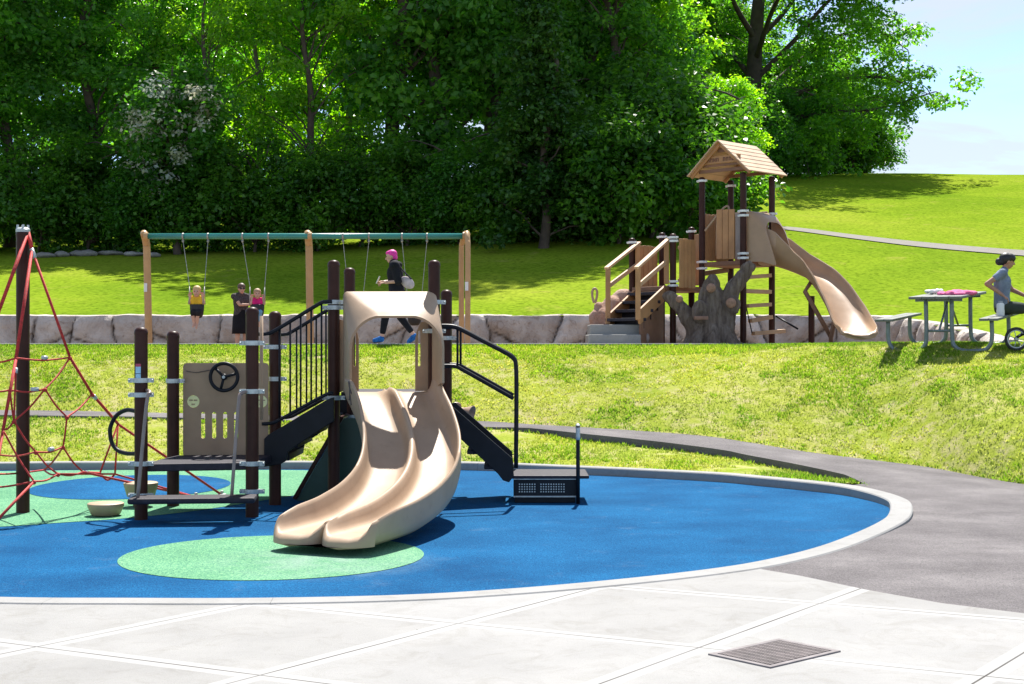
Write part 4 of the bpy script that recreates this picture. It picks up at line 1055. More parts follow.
mb = MB(); mb.ring_loft([[a, a.lerp(b_, .5) + n_out * .02 + Z3 * .03, b_, c_, d_] for a, b_, c_, d_ in zip(ob, of, jf, ib)], True, True); M_tan2 = mat('tower_slide_plastic', (.36, .225, .13), .4, .12, 3); mb.build('slide_hood', M_tan2, PT, angle=42)
sp = [(4.98, 28.57, ZD - .01), (5.2, 28.47, 3.30), (5.42, 28.38, 3.23), (5.72, 28.2, 3.10), (5.97, 27.98, 2.95), (6.14, 27.7, 2.72), (6.25, 27.4, 2.46), (6.33, 27.1, 2.20), (6.37, 26.8, 1.99), (6.38, 26.5, 1.88), (6.38, 26.3, 1.86)]
pts, wv = catmull([Vector(p) for p in sp], [.37, .37, .37, .36, .35, .35, .36, .37, .37, .36, .33], 6); _, hv = catmull([Vector(p) for p in sp], [.66, .64, .56, .38, .29, .26, .24, .23, .21, .18, .12], 6)
rings = []
for i, c in enumerate(pts):
    t = pts[min(i+1, len(pts)-1)] - pts[max(i-1, 0)]; t.z = 0; t.normalize(); sd = Vector((-t.y, t.x, 0)); hw, wd = hv[i], wv[i]; e = float(sstep(len(pts) - 12, len(pts) - 1, i))
    prof = [(-1.06, hw - .02), (-1.0, hw), (-.93, hw - .02), (-.86, hw * .5), (-.7, .05), (-.4, .008), (0, 0), (.4, .008), (.7, .05), (.86, hw * .5), (.93, hw - .02), (1.0, hw), (1.06, hw - .02), (.98, hw * .4), (.8, -.02), (.4, -.06), (0, -.07), (-.4, -.06), (-.8, -.02), (-.98, hw * .4)]
    rings.append([c + sd * x * wd + t * (e * .14 * (1 - x * x)) + Z3 * z for x, z in prof])
for f, dz in ((.03, -.004), (.05, -.03)): rings.append([p + t * f + Z3 * dz - Z3 * (max(0, p.z - 1.9) * .6) for p in rings[-1]])
mb = MB(); mb.ring_loft(rings, True, True); mb.build('slide', M_tan2, PT, angle=60)
mb = MB()
for s_ in (((813, 279, 27.9), (805, 291.5, 27.7), (831, 337, 27.3)), ((835, 318, 27.0), (831, 338, 27.3), (831, 350, 27.3))): mb.tube([P(*q_) for q_ in s_], .045, 10)
mb.build('slide_support', M_wood_dk, PT, smooth=True)
mb = MB(); q_ = P(811.5, 296, 28.2); mb.tube([(q_.x, 28.2, FL - .05), (q_.x, 28.2, q_.z)], .063, 14); mb.build('short_post', M_post, PT, angle=40)
# ladder of staggered treads beside the far post
for xa_, ya_, xb_, yb_, yy in ((744, 277.5, 770, 275.5, 28.5), (743.5, 291, 770, 292, 28.5), (746.5, 306, 770, 304.5, 28.45), (750, 321, 771, 317, 28.35), (753, 333.5, 784, 331, 28.2)):
    mb = MB(); mb.bar(P(xa_, ya_, yy), P(xb_, yb_, yy + .1), .22, .075); mb.build('ladder_tread', M_wood_lt, PT, bevel=.008)
mb = MB(); mb.tube([P(744, 270, 28.4), P(743, 290, 28.4), P(746, 306, 28.38), P(752, 333, 28.2)], .012, 6); mb.tube([P(776, 316, 28.3), P(798, 329, 28.0)], .02, 6); mb.build('ladder_cable', M_black, PT, smooth=True)
# middle landing, its posts and panels
Zm = 2.82
lp = [P(632, 0, 28.95), P(662, 0, 29.7), P(673, 0, 28.05), P(691.5, 0, 29.3)]
for p, y in zip(lp, (238, 232.5, 233.5, 227)):
    post((p.x, p.y, FL), zc(y, p.y), PT); clampp(p, (y + 4, y + 7.5, 281.5, 285.5) if p is lp[2] else (y + 4.5,))
mb = MB(); mb.prism([Vector((x, y, Zm - .09)) for x, y in ((2.42, 28.85), (3.02, 28.0), (3.9, 28.7), (4.0, 29.5), (3.0, 29.75))], (0, 0, .09)); mb.build('landing', M_wood_dk, PT, bevel=.01)
planks(P(679.5, 0, 27.95), P(695, 0, 28.35), zc(288, 28.1), zc(239, 28.1), 4); planks(P(638, 0, 29.1), P(657, 0, 29.65), zc(288, 29.3), zc(246, 29.3), 4, M_wood)
planks(P(694.5, 0, 29.2), P(700, 0, 29.1), zc(286, 29.2), zc(235, 29.2), 1)
mb = MB(); mb.bar(P(700, 274, 28.9), P(728, 270, 29.6), .06, .10); mb.build('step_beam', M_wood_dk, PT, bevel=.006)
L0, R0, L1, R1 = P(608, 0, 28.0), P(638, 0, 27.2), P(637.6, 0, 28.9), P(666.5, 0, 28.1)
def zat(p, y): return Vector((p.x, p.y, zc(y, p.y)))
for (b0, yb0, yt0, b1, yb1, yt1) in ((L0, 324, 267, L1, 287, 245), (R0, 320, 266.5, R1, 284, 242)):
    for p, y0_, y1_ in ((b0, yb0, yt0), (b1, yb1, yt1)):
        mb = MB(); mb.bar(zat(p, y0_), zat(p, y1_), .095, .095, (0, 1, 0)); mb.build('newel_post', M_wood, PT, bevel=.008)
    ey = (b1 - b0).normalized() * .06
    for dy in (0, 19, 0):
        pass
    mb = MB(); mb.bar(zat(b0, yt0 + 1) - ey, zat(b1, yt1 - 2) + ey, .10, .05); mb.bar(zat(b0, yt0 + 19.5), zat(b1, yt1 + 19.5), .045, .085); mb.build('stair_rail', M_wood_lt, PT, bevel=.006)
    mb = MB(); mb.bar(zat(b0, yb0 - 2), zat(b1, yb1 + 7), .05, .26); mb.build('stair_stringer', M_wood, PT, bevel=.006)
for k in range(4):
    t = (k + .35) / 4; a, b_ = L0.lerp(L1, t), R0.lerp(R1, t); z = lerp(2.09, Zm - .03, t); a.z = b_.z = z; d = (L1 - L0).normalized()
    mb = MB(); mb.bar(a, b_, .28, .06); mb.box((a + b_) / 2 + d * .13 - Z3 * .1, ((b_ - a).length, .02, .19), ((b_ - a).normalized(), d, Z3)); mb.build('tread', M_deck, PT, bevel=.006)
mb = MB(); a = zat(R0, 318) + Vector((.06, .02, 0)); b_ = zat(R1, 290); mb.prism([Vector((a.x, a.y + .05, FL)), Vector((b_.x - .05, b_.y + .05, FL)), Vector((b_.x - .05, b_.y + .05, b_.z)), Vector((a.x, a.y + .05, a.z))], Vector((-.03, .04, 0))); mb.build('stair_side', M_wood_dk, PT)
mb = MB(); q_ = P(647, 338, 27.5); mb.ball(q_, (.05, .02, .09), 8); mb.build('footing_cap', M_rail, PT, smooth=True)
# concrete steps below the stair
ST = thing('concrete_steps', 'pair of worn concrete steps at the foot of the plank stair', 'steps', (2.05, 27.6, FL))
for (x0_, x1_, yt, Yf, Yb) in ((589, 641, 334.5, 27.2, 28.6), (590, 640, 324.5, 27.5, 28.5)):
    mb = MB(); z = zc(yt, Yf); xa_, xb_ = P(x0_, 0, Yf).x, P(x1_, 0, Yf).x; mb.box(((xa_ + xb_) / 2, (Yf + Yb) / 2, (z + FL) / 2), (xb_ - xa_, Yb - Yf, z - FL)); mb.build('step', M_walk, ST, bevel=.02)
# faux boulder with a loop handle beside the stair
M_boulder = rock_mat('tan_boulder', (.26, .15, .11), (.40, .26, .20), (.50, .37, .30))
mb = MB(); q_ = P(603, 318, 28.75)
for dx, dy, dz, r in ((0, 0, -.05, .28), (.2, .1, .22, .24), (.42, .2, .36, .24), (-.12, -.05, .0, .18), (.2, -.05, -.1, .30), (-.08, .0, .22, .11)): mb.ball(q_ + Vector((dx, dy, dz)), r, 10)
mb.capsule(q_ - Z3 * .5, q_ - Z3 * .1, .32, .27)
bo = thing('climbing_boulder', 'tan moulded climbing boulder with a loop handle left of the plank stair', 'boulder', (q_.x, q_.y, FL))
union(mb, 'boulder', M_boulder, bo, .03, 2, lambda c: .025 * mnoise.fractal(c * 4, .9, 2, 4))
mb = MB(); a = P(594, 303, 28.5); mb.tube([a, P(592.3, 296, 28.5), P(592.6, 290.5, 28.5), P(594.8, 288.5, 28.5), P(597, 291, 28.5), P(596.8, 297, 28.5), P(595, 303, 28.5)], .024, 8, smooth_n=4); mb.build('loop_handle', M_tan, bo, smooth=True)

# tree stump climber
M_bark = bpy.data.materials.new('moulded_bark'); t = nt(M_bark); bs = t.nodes['Principled BSDF']; v = coords(t)
mp = node(t, 'ShaderNodeMapping'); mp.inputs['Scale'].default_value = (1, 1, .16); t.links.new(v, mp.inputs[0]); vs_ = mp.outputs[0]
fl = noise_node(t, vs_, 11, 6, .7, .5)
col = ramp(t, fl, [(.28, (.048, .034, .026)), (.45, (.135, .102, .080)), (.62, (.215, .172, .14)), (.8, (.32, .265, .22))])
col = mix(t, ramp(t, noise_node(t, v, 2.2, 4), [(.45, (0, 0, 0)), (.65, (.5, .5, .5))]), col, (.135, .095, .07))
t.links.new(col, bs.inputs['Base Color']); bs.inputs['Roughness'].default_value = .85; bs.inputs['Specular IOR Level'].default_value = .2; bump(t, bs, fl, 1.0, .05)
mb = MB(); Ys = 27.5; q = lambda a, b, Y=Ys: P(a, b, Y)
mb.capsule(q(711, 352), q(711, 318), .39, .31); mb.capsule(q(711, 318), q(711, 297), .31, .24); mb.capsule(q(711, 297), q(712, 285), .24, .17); mb.capsule(q(712, 287), q(713, 279), .11, .10)
mb.capsule(q(698, 345), q(694, 326), .2, .17); mb.capsule(q(694, 326), q(682, 309), .175, .14); mb.capsule(q(682, 309), q(669, 297), .135, .125)
mb.capsule(q(723, 330), q(725, 308), .22, .19); mb.capsule(q(725, 308), q(734, 288), .19, .155); mb.capsule(q(734, 288), q(743, 275), .15, .13); mb.capsule(q(743, 275), q(749, 267), .13, .12)
mb.ball(q(732, 305, Ys - .1), (.16, .15, .2), 8); mb.ball(q(700, 312, Ys - .25), (.14, .12, .22), 8)
for a in np.linspace(0, 6.28, 9): mb.capsule(q(711, 326) + Vector((.22*math.cos(a), .2*math.sin(a), 0)), q(711, 352) + Vector((.58*math.cos(a), .5*math.sin(a), 0)), .13, .10)
tr = thing('stump_climber', 'grey brown moulded tree stump climber with stubby branches under the treehouse tower', 'climber', (q(708, 0).x, Ys, FL))
union(mb, 'stump', M_bark, tr, .02, 2, lambda c: .035 * mnoise.noise((c.x * 10, c.y * 10, c.z * 1.1)) + .022 * mnoise.fractal(c * 7, .9, 2, 4))
for a, b_, r in ((731, 303, .10), (679.5, 299, .07), (711, 288, .09)):
    mb = MB(); mb.ball(q(a, b_, Ys - .26), (r, .06, r), 10); mb.build('branch_scar', mat('pale_heartwood', (.30, .17, .11), .7, .3, 14), tr, smooth=True)
for a, b_, wd in ((701, 318, .26),):
    mb = MB(); mb.box(q(a, b_, Ys - .46 if b_ > 310 else Ys - .36), (wd, .18, .07)); mb.build('foothold', mat('brown_foothold', (.22, .12, .08), .7, .2, 9), tr, bevel=.015)

# ------------------------------------------------------------------ picnic table and what is on and round it
M_table = mat('grey_planks', (.165, .175, .155), .6, .14, 3, .3, 60, spec=.25); M_frame = mat('galvanised_frame', (.17, .205, .21), .42, .15, 9, metal=.3)
nb_, fb_ = Vector((6.62, 22.35, 0)), Vector((7.60, 24.15, 0))
nb_.z, fb_.z = bank_z(nb_.x, nb_.y, False), bank_z(fb_.x, fb_.y, False)
LA = (fb_ - nb_).normalized(); WA = Vector((LA.y, -LA.x, 0)).normalized(); UP = WA.cross(LA).normalized(); LT = (fb_ - nb_).length
TB = thing('picnic_table', 'grey plank picnic table with bent steel tube legs on the bank', 'picnic table', (nb_ + fb_) / 2)
tp = lambda l, w_, u: nb_ + LA * l + WA * w_ + UP * u * 1.12
mb = MB()
for k in range(4): mb.box(tp(LT / 2, -.31 + k * .207, .775), (LT, .195, .042), (LA, WA, UP))
mb.build('tabletop', M_table, TB, bevel=.008)
for s in (-1, 1):
    mb = MB()
    for k in (-.5, .5): mb.box(tp(LT / 2, s * .80 + k * .145, .465), (LT, .135, .04), (LA, WA, UP))
    mb.build('bench', M_table, TB, bevel=.008)
for l in (.28, LT - .28):
    for s in (-1, 1):
        mb = MB(); mb.tube([tp(l, s * .80, .44), tp(l, s * .80, .18), tp(l, s * .74, .06), tp(l, s * .62, .02), tp(l, s * .36, .02), tp(l, s * .25, .07), tp(l, s * .20, .2), tp(l, s * .20, .75)], .034, 10, smooth_n=4)
        mb.build('tube_leg', M_frame, TB, smooth=True)
    mb = MB(); mb.bar(tp(l, -.36, .735), tp(l, .36, .735), .05, .045); mb.build('cross_bar', M_frame, TB)
    mb = MB(); mb.tube([tp(l, .0, .70), tp(LT / 2, 0, .72)] if False else [tp(l, -.2, .30), tp(l, .2, .30)], .02, 8); mb.tube([tp(l, 0, .30), tp(LT / 2, 0, .74)], .018, 8); mb.build('brace', M_frame, TB, smooth=True)
mb = MB(); q_ = tp(.62, .12, .82)
for l, w_, u, r in ((0, 0, 0, .07), (.22, .05, .01, .075), (.1, .22, 0, .065), (-.1, .16, -.005, .055), (.32, .2, 0, .06), (.05, -.15, 0, .05), (.45, .12, 0, .05), (.2, .3, 0, .05)): mb.ball(q_ + LA * l + WA * w_ + UP * (u - .012), (r * 2.0, r * 1.6, r * .75), 8, (LA, WA, UP))
tag(union(mb, 'pink_jacket', cloth('pink_fabric', (.62, .13, .27)), None, .016, 3, lambda c: .012 * mnoise.fractal(c * 12, .8, 2, 3), loc=q_), 'crumpled pink jacket lying on the picnic table', 'jacket')
mb = MB(); q_ = tp(.9, -.22, .835)
for l, w_, r in ((0, 0, .05), (.2, .06, .045), (.35, .02, .05), (.1, -.1, .04)): mb.ball(q_ + LA * l + WA * w_, (r * 1.8, r * 1.5, r * .8), 8, (LA, WA, UP))
tag(union(mb, 'paper_wrapper', cloth('white_paper', (.66, .66, .62)), None, .014, 2, lambda c: .012 * mnoise.noise(c * 22), loc=q_), 'crumpled white paper left on the picnic table', 'paper')

gz = bank_z(7.8, 22.7, False)
s = Body('person', 'seated woman with dark hair bun and grey blue t-shirt leaning on the picnic table', (7.87, 22.95, gz + .02), (.98, -.2, 0), 1.06, M_skin_tan)
s.set(pelvis=(0, 0, .60), waist=(-.01, 0, .75), chest=(.0, 0, .97), neck=(.03, 0, 1.145), head=(.075, 0, 1.28), shL=(0, -.18, 1.09), shR=(-.02, .18, 1.09), elL=(.16, -.22, .86), elR=(-.25, .22, .93), wrL=(.38, -.1, .74), wrR=(-.03, .25, .76),
      hipL=(.02, -.09, .58), hipR=(.02, .09, .58), knL=(.46, -.11, .57), knR=(.46, .11, .55), anL=(.55, -.11, .11), anR=(.52, .11, .11), toL=(.69, -.12, .05), toR=(.66, .12, .05))
s.build(look=(.97, -.15, -.2))
s.cl('t_shirt', cloth('grey_blue_tshirt', (.175, .215, .29)), s.torso(g=.02) + [('shL', s.J['shL'].lerp(s.J['elL'], .45), .066, .06), ('shR', s.J['shR'].lerp(s.J['elR'], .42), .066, .06)])
s.cl('shorts', cloth('dark_green_shorts', (.045, .055, .045)), [(s.J['pelvis'] + s.rd * .07 - Z3 * .03, s.J['pelvis'] - s.rd * .07 - Z3 * .03, .118, .118)] + [('hip' + k, s.J['hip' + k].lerp(s.J['kn' + k], .55), .105, .09) for k in 'LR'])
h, q_ = s.J['head'], s.hs
M_hair_blk = mat('black_hair', (.012, .010, .010), .5, .2, 40)
s.cl('hair', M_hair_blk, [], [(h + s.lu * .03 * q_ - s.look * .03 * q_, (.106 * q_, .094 * q_, .098 * q_)), (h + s.lu * .055 * q_ + s.look * .012 * q_, (.10 * q_, .088 * q_, .072 * q_)), (h - s.lu * .03 * q_ - s.look * .115 * q_, (.062 * q_, .06 * q_, .06 * q_)), (h - s.lu * .02 * q_ - s.look * .07 * q_, (.05 * q_, .07 * q_, .06 * q_))], voxel=.01)
for k in 'LR': s.cl('shoe', cloth('grey_shoe', (.10, .10, .11)), [('an' + k, 'to' + k, .046, .04)], voxel=.01)
q_ = P(1000.5, 314, 22.62); q_.z = tp(.5, .8, .487).z
o = thing('white_bottle', 'white plastic bottle standing on the bench beside the seated woman', 'bottle', q_)
mb = MB(); mb.lathe([(.055, 0), (.062, .01), (.062, .10), (.058, .12), (.058, .19), (.045, .215), (0, .22)], q_, 20); mb.build('bottle_body', M_white, o, angle=40)
mb = MB(); mb.lathe([(.032, .215), (.032, .245), (0, .25)], q_, 16); mb.build('cap', mat('grey_lid', (.3, .32, .36), .4, .1, 9), o, angle=40)
# stroller, mostly outside the frame
M_tyre = mat('tyre_rubber', (.02, .02, .021), .7, .2, 20); M_rim = mat('pale_rim', (.45, .48, .50), .35, .1, 9, metal=.4)
gz2 = bank_z(8.1, 22.3, False)
SR = thing('baby_stroller', 'baby stroller with spoked wheel parked beside the picnic bench', 'stroller', (8.2, 22.3, gz2))
def wheel(c, r):
    mb = MB(); mb.tube([c + X3*((r-.022)*math.cos(a)) + Z3*((r-.022)*math.sin(a)) for a in np.linspace(0, 2*math.pi, 32, endpoint=False)], .022, 10, closed=True); wo = mb.build('wheel', M_tyre, SR, smooth=True)
    mb = MB(); mb.tube([c + X3*((r-.05)*math.cos(a)) + Z3*((r-.05)*math.sin(a)) for a in np.linspace(0, 2*math.pi, 32, endpoint=False)], .011, 8, closed=True)
    for k in range(7): mb.tube([c, c + X3*((r-.05)*math.cos(k*.898)) + Z3*((r-.05)*math.sin(k*.898))], .007, 6)
    mb.cyl(c - Y3 * .03, c + Y3 * .03, .03); mb.build('rim', M_rim, wo, smooth=True)
wr = .187
for x, y, r in ((7.83, 22.2, wr), (8.85, 21.95, .2), (8.85, 22.6, .2)): wheel(Vector((x, y, bank_z(x, y, False) + r)), r)
mb = MB()
for y in (22.1, 22.45): mb.tube([(7.83, 22.2 + (y - 22.28) * .25, gz2 + .19), (8.25, y, gz2 + .42), (8.85, y, gz2 + .2)], .014, 8); mb.tube([(8.3, y, gz2 + .40), (8.9, y, gz2 + .75), (9.15, y, gz2 + 1.02)], .014, 8)
mb.tube([(9.15, 22.1, gz2 + 1.02), (9.15, 22.45, gz2 + 1.02)], .016, 8); mb.tube([(8.85, 21.95, gz2 + .2), (8.85, 22.6, gz2 + .2)], .012, 8)
mb.build('frame', M_black, SR, smooth=True)
mb = MB(); mb.box((8.6, 22.28, gz2 + .46), (.34, .3, .06)); mb.box((8.82, 22.28, gz2 + .70), (.06, .3, .48), (Vector((.93, 0, -.35)), Y3, Vector((.35, 0, .93)))); mb.build('seat', cloth('blue_stroller_fabric', (.03, .08, .2)), SR, bevel=.02)

# drain grate set in the plaza
gq = [G(712, 656), G(778, 641.2), G(838, 653), G(770, 668.7)]
gc = sum(gq, Vector()) / 4; ga = ((gq[2] - gq[1]) + (gq[3] - gq[0])).normalized(); gb_ = ((gq[1] - gq[0]) + (gq[2] - gq[3])).normalized(); gb_ = (gb_ - ga * gb_.dot(ga)).normalized()
gs = 1.06; la = gs * ((gq[2] - gq[1]).length + (gq[3] - gq[0]).length) / 2; lb = gs * ((gq[1] - gq[0]).length + (gq[2] - gq[3]).length) / 2
GR = thing('drain_grate', 'square brown cast iron drain grate in a steel frame set in the white concrete', 'drain grate', (gc.x, gc.y, .005))
M_iron = mat('rusty_iron', (.115, .095, .095), .75, .35, 9, .6, 60, metal=.15); M_gframe = mat('grate_frame', (.22, .20, .20), .8, .2, 8, spec=.1, metal=.2); M_sump_shade = mat('sump_shade', (.012, .010, .010), .9, .2, 5)
mb = MB()
for s_ in (-1, 1):
    mb.box(gc + gb_ * s_ * (lb / 2 - .02) + Z3 * .006, (la, .035, .016), (ga, gb_, Z3)); mb.box(gc + ga * s_ * (la / 2 - .0175) + Z3 * .006, (.034, lb - .076, .016), (ga, gb_, Z3))
mb.build('frame', M_gframe, GR, bevel=.003)
mb = MB(); mb.box(gc + Z3 * .0065, (la - .074, lb - .08, .003), (ga, gb_, Z3)); mb.build('sump_shade_plate', M_sump_shade, GR)  # flat dark plate; the shade of the drain hole put into its colour
mb = MB(); n_ = 22; ia, ib_ = la - .08, lb - .085
for k in range(n_): mb.box(gc + ga * (-ia / 2 + ia * (k + .5) / n_) + Z3 * .0115, (ia / n_ * .56, ib_, .006), (ga, gb_, Z3))
for k in range(9): mb.box(gc + gb_ * (-ib_ / 2 + ib_ * (k + .5) / 9) + Z3 * .0105, (ia, ib_ / 9 * .30, .0065), (ga, gb_, Z3))
mb.build('grating', M_iron, GR)

# ------------------------------------------------------------------ trees
def leaf_cloud(rg, centres, radii, counts, size, squash=.8, droop=.25, up=.75):
    """many small folded leaves spread over leafy clumps"""
    idx = np.repeat(np.arange(len(centres)), counts); n = len(idx)
    d = rg.normal(size=(n, 3)); d /= np.linalg.norm(d, axis=1)[:, None]
    rr = radii[idx] * (rg.uniform(.25, 1.0, n) ** .55) * (1 + .25 * rg.normal(size=n).clip(-1, 1.4))
    off = d * rr[:, None]; off[:, 2] *= squash
    off[:, 2] -= droop * (off[:, 0] ** 2 + off[:, 1] ** 2) / np.maximum(radii[idx], .1)
    c = centres[idx] + off
    nrm = d * .5 + rg.normal(size=(n, 3)) * .55; nrm[:, 2] += up; nrm /= np.linalg.norm(nrm, axis=1)[:, None]
    a = np.cross(nrm, rg.normal(size=(n, 3))); a /= np.linalg.norm(a, axis=1)[:, None]; b = np.cross(nrm, a)
    s = size * rg.uniform(.6, 1.35, n)[:, None]
    V = np.empty((n, 4, 3)); fold = nrm * s * .12
    V[:, 0] = c - a * s * .55; V[:, 1] = c + b * s * .36 + fold; V[:, 2] = c + a * s * .6 - nrm * s * .08; V[:, 3] = c - b * s * .36 + fold
    return V.reshape(-1, 3), np.arange(n * 4).reshape(-1, 4)
def limb(mb, a, b, ra, rb, rg, n=5, wob=.12):
    a, b = Vector(a), Vector(b); L = (b - a).length; pts = []
    for k in range(n + 1):
        t = k / n; p = a.lerp(b, t) + Vector((rg.normal(), rg.normal(), rg.normal() * .5)) * (wob * L * .25 * math.sin(math.pi * t)) + Z3 * (.10 * L * math.sin(math.pi * t)); pts.append(p)
    mb.tube(pts, [lerp(ra, rb, k / n) for k in range(n + 1)], 7, smooth_n=2)
    return pts
def make_tree(seed, h, rx, crown_lo, size, nleaf, npuff, mleaf, mbark, r0=.28, puff=(.9, 1.6), shape='oval', squash=.52, name='tree'):
    rg = np.random.default_rng(seed)
    cz = (h + crown_lo) / 2; rz = (h - crown_lo) / 2
    C = []
    while len(C) < npuff:
        p = rg.uniform(-1, 1, 3); q = np.linalg.norm(p)
        if q > 1 or q < .35 and rg.random() < .7: continue
        z = p[2]
        if shape == 'cone':
            w = (1 - z) / 2 * 1.0 + .05
            ang = rg.uniform(0, 6.283); rad = rx * w * rg.uniform(.1, 1) ; C.append((rad*math.cos(ang), rad*math.sin(ang), cz + rz * z)); continue
        w = 1.0 if shape == 'oval' else (1.0 if z < .2 else 1 - .3 * (z - .2))
        k = .82 + .30 * mnoise.noise((p[0] * 2.2 + seed, p[1] * 2.2, p[2] * 2.6))
        C.append((p[0] * rx * w * k, p[1] * rx * w * k, cz + z * rz * (.9 + .1 * k)))
    C = np.array(C); rad = rg.uniform(*puff, npuff) * (1.0 if shape != 'cone' else .8)
    cnt = (rad ** 2); cnt = np.maximum(8, (cnt / cnt.sum() * nleaf)).astype(int)
    V, Q = leaf_cloud(rg, C, rad, cnt, size, squash)
    mb = MB(); top = h * .86 if shape != 'cone' else h * .97
    tp_ = [Vector((rg.normal() * .12 * k, rg.normal() * .12 * k, -.6 + (top + .6) * k / 6)) for k in range(7)]
    mb.tube(tp_, [r0 * (1.25 if k == 0 else 1 - .14 * k) for k in range(7)], 10, smooth_n=3)
    order = rg.permutation(npuff)[:min(npuff, 26)]
    for i in order:
        c = Vector(C[i]); base_z = max(crown_lo * .6 + .3, c.z - Vector((c.x, c.y, 0)).length * .75); k = np.clip((base_z + .6) / (top + .6) * 6, 0, 5.9); a = tp_[int(k)].lerp(tp_[int(k) + 1], k - int(k))
        limb(mb, a, c, max(.035, r0 * .30 * (1 - k / 8)), .015, rg)
    return mesh_np(name + '_crown', V, Q), mb.mesh(name + '_trunk', True)
M_barkw = mat('tree_bark', (.075, .055, .042), .9, .4, 3, 1.0, 14)
M_barkl = mat('grey_tree_bark', (.13, .115, .10), .9, .4, 3, 1.0, 14)
LM = dict(
  maple=leaf_mat('maple_leaf', (0.0568, 0.1690, 0.0298), (0.0946, 0.2568, 0.0406), (0.1487, 0.3379, 0.0487), .56, (2.0, 2.2, .6)),
  ash=leaf_mat('ash_leaf', (0.0811, 0.2028, 0.0216), (0.1351, 0.2974, 0.0270), (0.2028, 0.3785, 0.0406), .58, (2.4, 2.4, .5)),
  lime=leaf_mat('lime_leaf', (0.1026, 0.2508, 0.0137), (0.1596, 0.3306, 0.0182), (0.2508, 0.4104, 0.0342), .62, (2.0, 2.3, .5)),
  dark=leaf_mat('dark_leaf', (0.0359, 0.1220, 0.0230), (0.0616, 0.1862, 0.0308), (0.1001, 0.2503, 0.0385), .5, (1.9, 2.2, .6)),
  cedar=leaf_mat('cedar_spray', (0.0270, 0.0878, 0.0225), (0.0473, 0.1295, 0.0248), (0.0732, 0.1690, 0.0293), .4, (1.5, 1.8, .6)),
  oak=leaf_mat('oak_leaf', (0.0514, 0.1554, 0.0242), (0.0839, 0.2298, 0.0324), (0.1351, 0.3109, 0.0406), .55, (2.2, 2.3, .5)),
  shrub=leaf_mat('shrub_leaf', (0.0406, 0.1295, 0.0202), (0.0676, 0.1859, 0.0248), (0.1070, 0.2365, 0.0338), .5, (1.8, 2.0, .6)),
  blossom=leaf_mat('hawthorn_blossom', (.42, .46, .40), (.55, .58, .52), (.68, .70, .64), .35, (1, 1, 1)))
KIND = {}
KIND['maple'] = [make_tree(s, 21, 5.2, 2.6, .25, 20000, 92, LM['maple'], M_barkw, .34, (.7, 1.5)) for s in (1, 2)]
KIND['ash'] = [make_tree(s, 20, 4.8, 3.0, .22, 24000, 110, LM['ash'], M_barkw, .30, (.9, 1.7)) for s in (3, 4)]
KIND['lime'] = [make_tree(s, 17, 4.4, 2.4, .26, 20000, 95, LM['lime'], M_barkl, .24, (.8, 1.6)) for s in (5,)]
KIND['dark'] = [make_tree(s, 19, 5.0, 1.4, .22, 23500, 92, LM['dark'], M_barkw, .32, (.7, 1.5)) for s in (6, 7)]
KIND['cedar'] = [make_tree(s, 11.5, 2.7, .3, .19, 17000, 150, LM['cedar'], M_barkw, .2, (.5, .95), 'cone', .55) for s in (8,)]
KIND['shrub'] = [make_tree(s, 4.4, 2.7, .1, .17, 11000, 62, LM['shrub'], M_barkw, .08, (.5, .95), 'oval', .8) for s in (9, 10)]
KIND['limeshrub'] = [make_tree(s, 9.0, 3.3, .5, .19, 13000, 75, LM['lime'], M_barkl, .12, (.6, 1.1)) for s in (12,)]
KIND['thin'] = [make_tree(s, 19, 5.4, 2.2, .23, 9800, 80, LM['ash'], M_barkw, .26, (.55, 1.25)) for s in (21, 22)]
KIND['thinlime'] = [make_tree(s, 18, 5.0, 2.6, .22, 8500, 74, LM['lime'], M_barkl, .22, (.55, 1.2)) for s in (23,)]
CROWN_M = dict(thin='ash', thinlime='lime', maple='maple', ash='ash', lime='lime', dark='dark', cedar='cedar', shrub='shrub', limeshrub='lime')
TRUNK_M = dict(thinlime=M_barkl, lime=M_barkl, limeshrub=M_barkl)
_first = set()
def tree(kind, px, Y, sc, rot, label, var=0, name='tree', cat='tree', group=None, sz=None, mleaf=None):
    cr, tk = KIND[kind][var % len(KIND[kind])]
    x = (px - CX) * Y / F; z = lawn_z(x, Y) - .1
    o = thing(name, label, cat, (x, Y, z), group); o.rotation_euler.z = rot; o.scale = (sc, sc, sz or sc)
    for me, nm, m in ((cr, 'crown', LM[mleaf or CROWN_M[kind]]), (tk, 'trunk', TRUNK_M.get(kind, M_barkw))):
        if mleaf and nm == 'crown': me = me.copy(); me.materials.clear()
        if not me.materials: me.materials.append(m)
        c = bpy.data.objects.new(nm, me); COL.objects.link(c); c.parent = o
    return o
GW = 'trees of the wood behind the lawn'
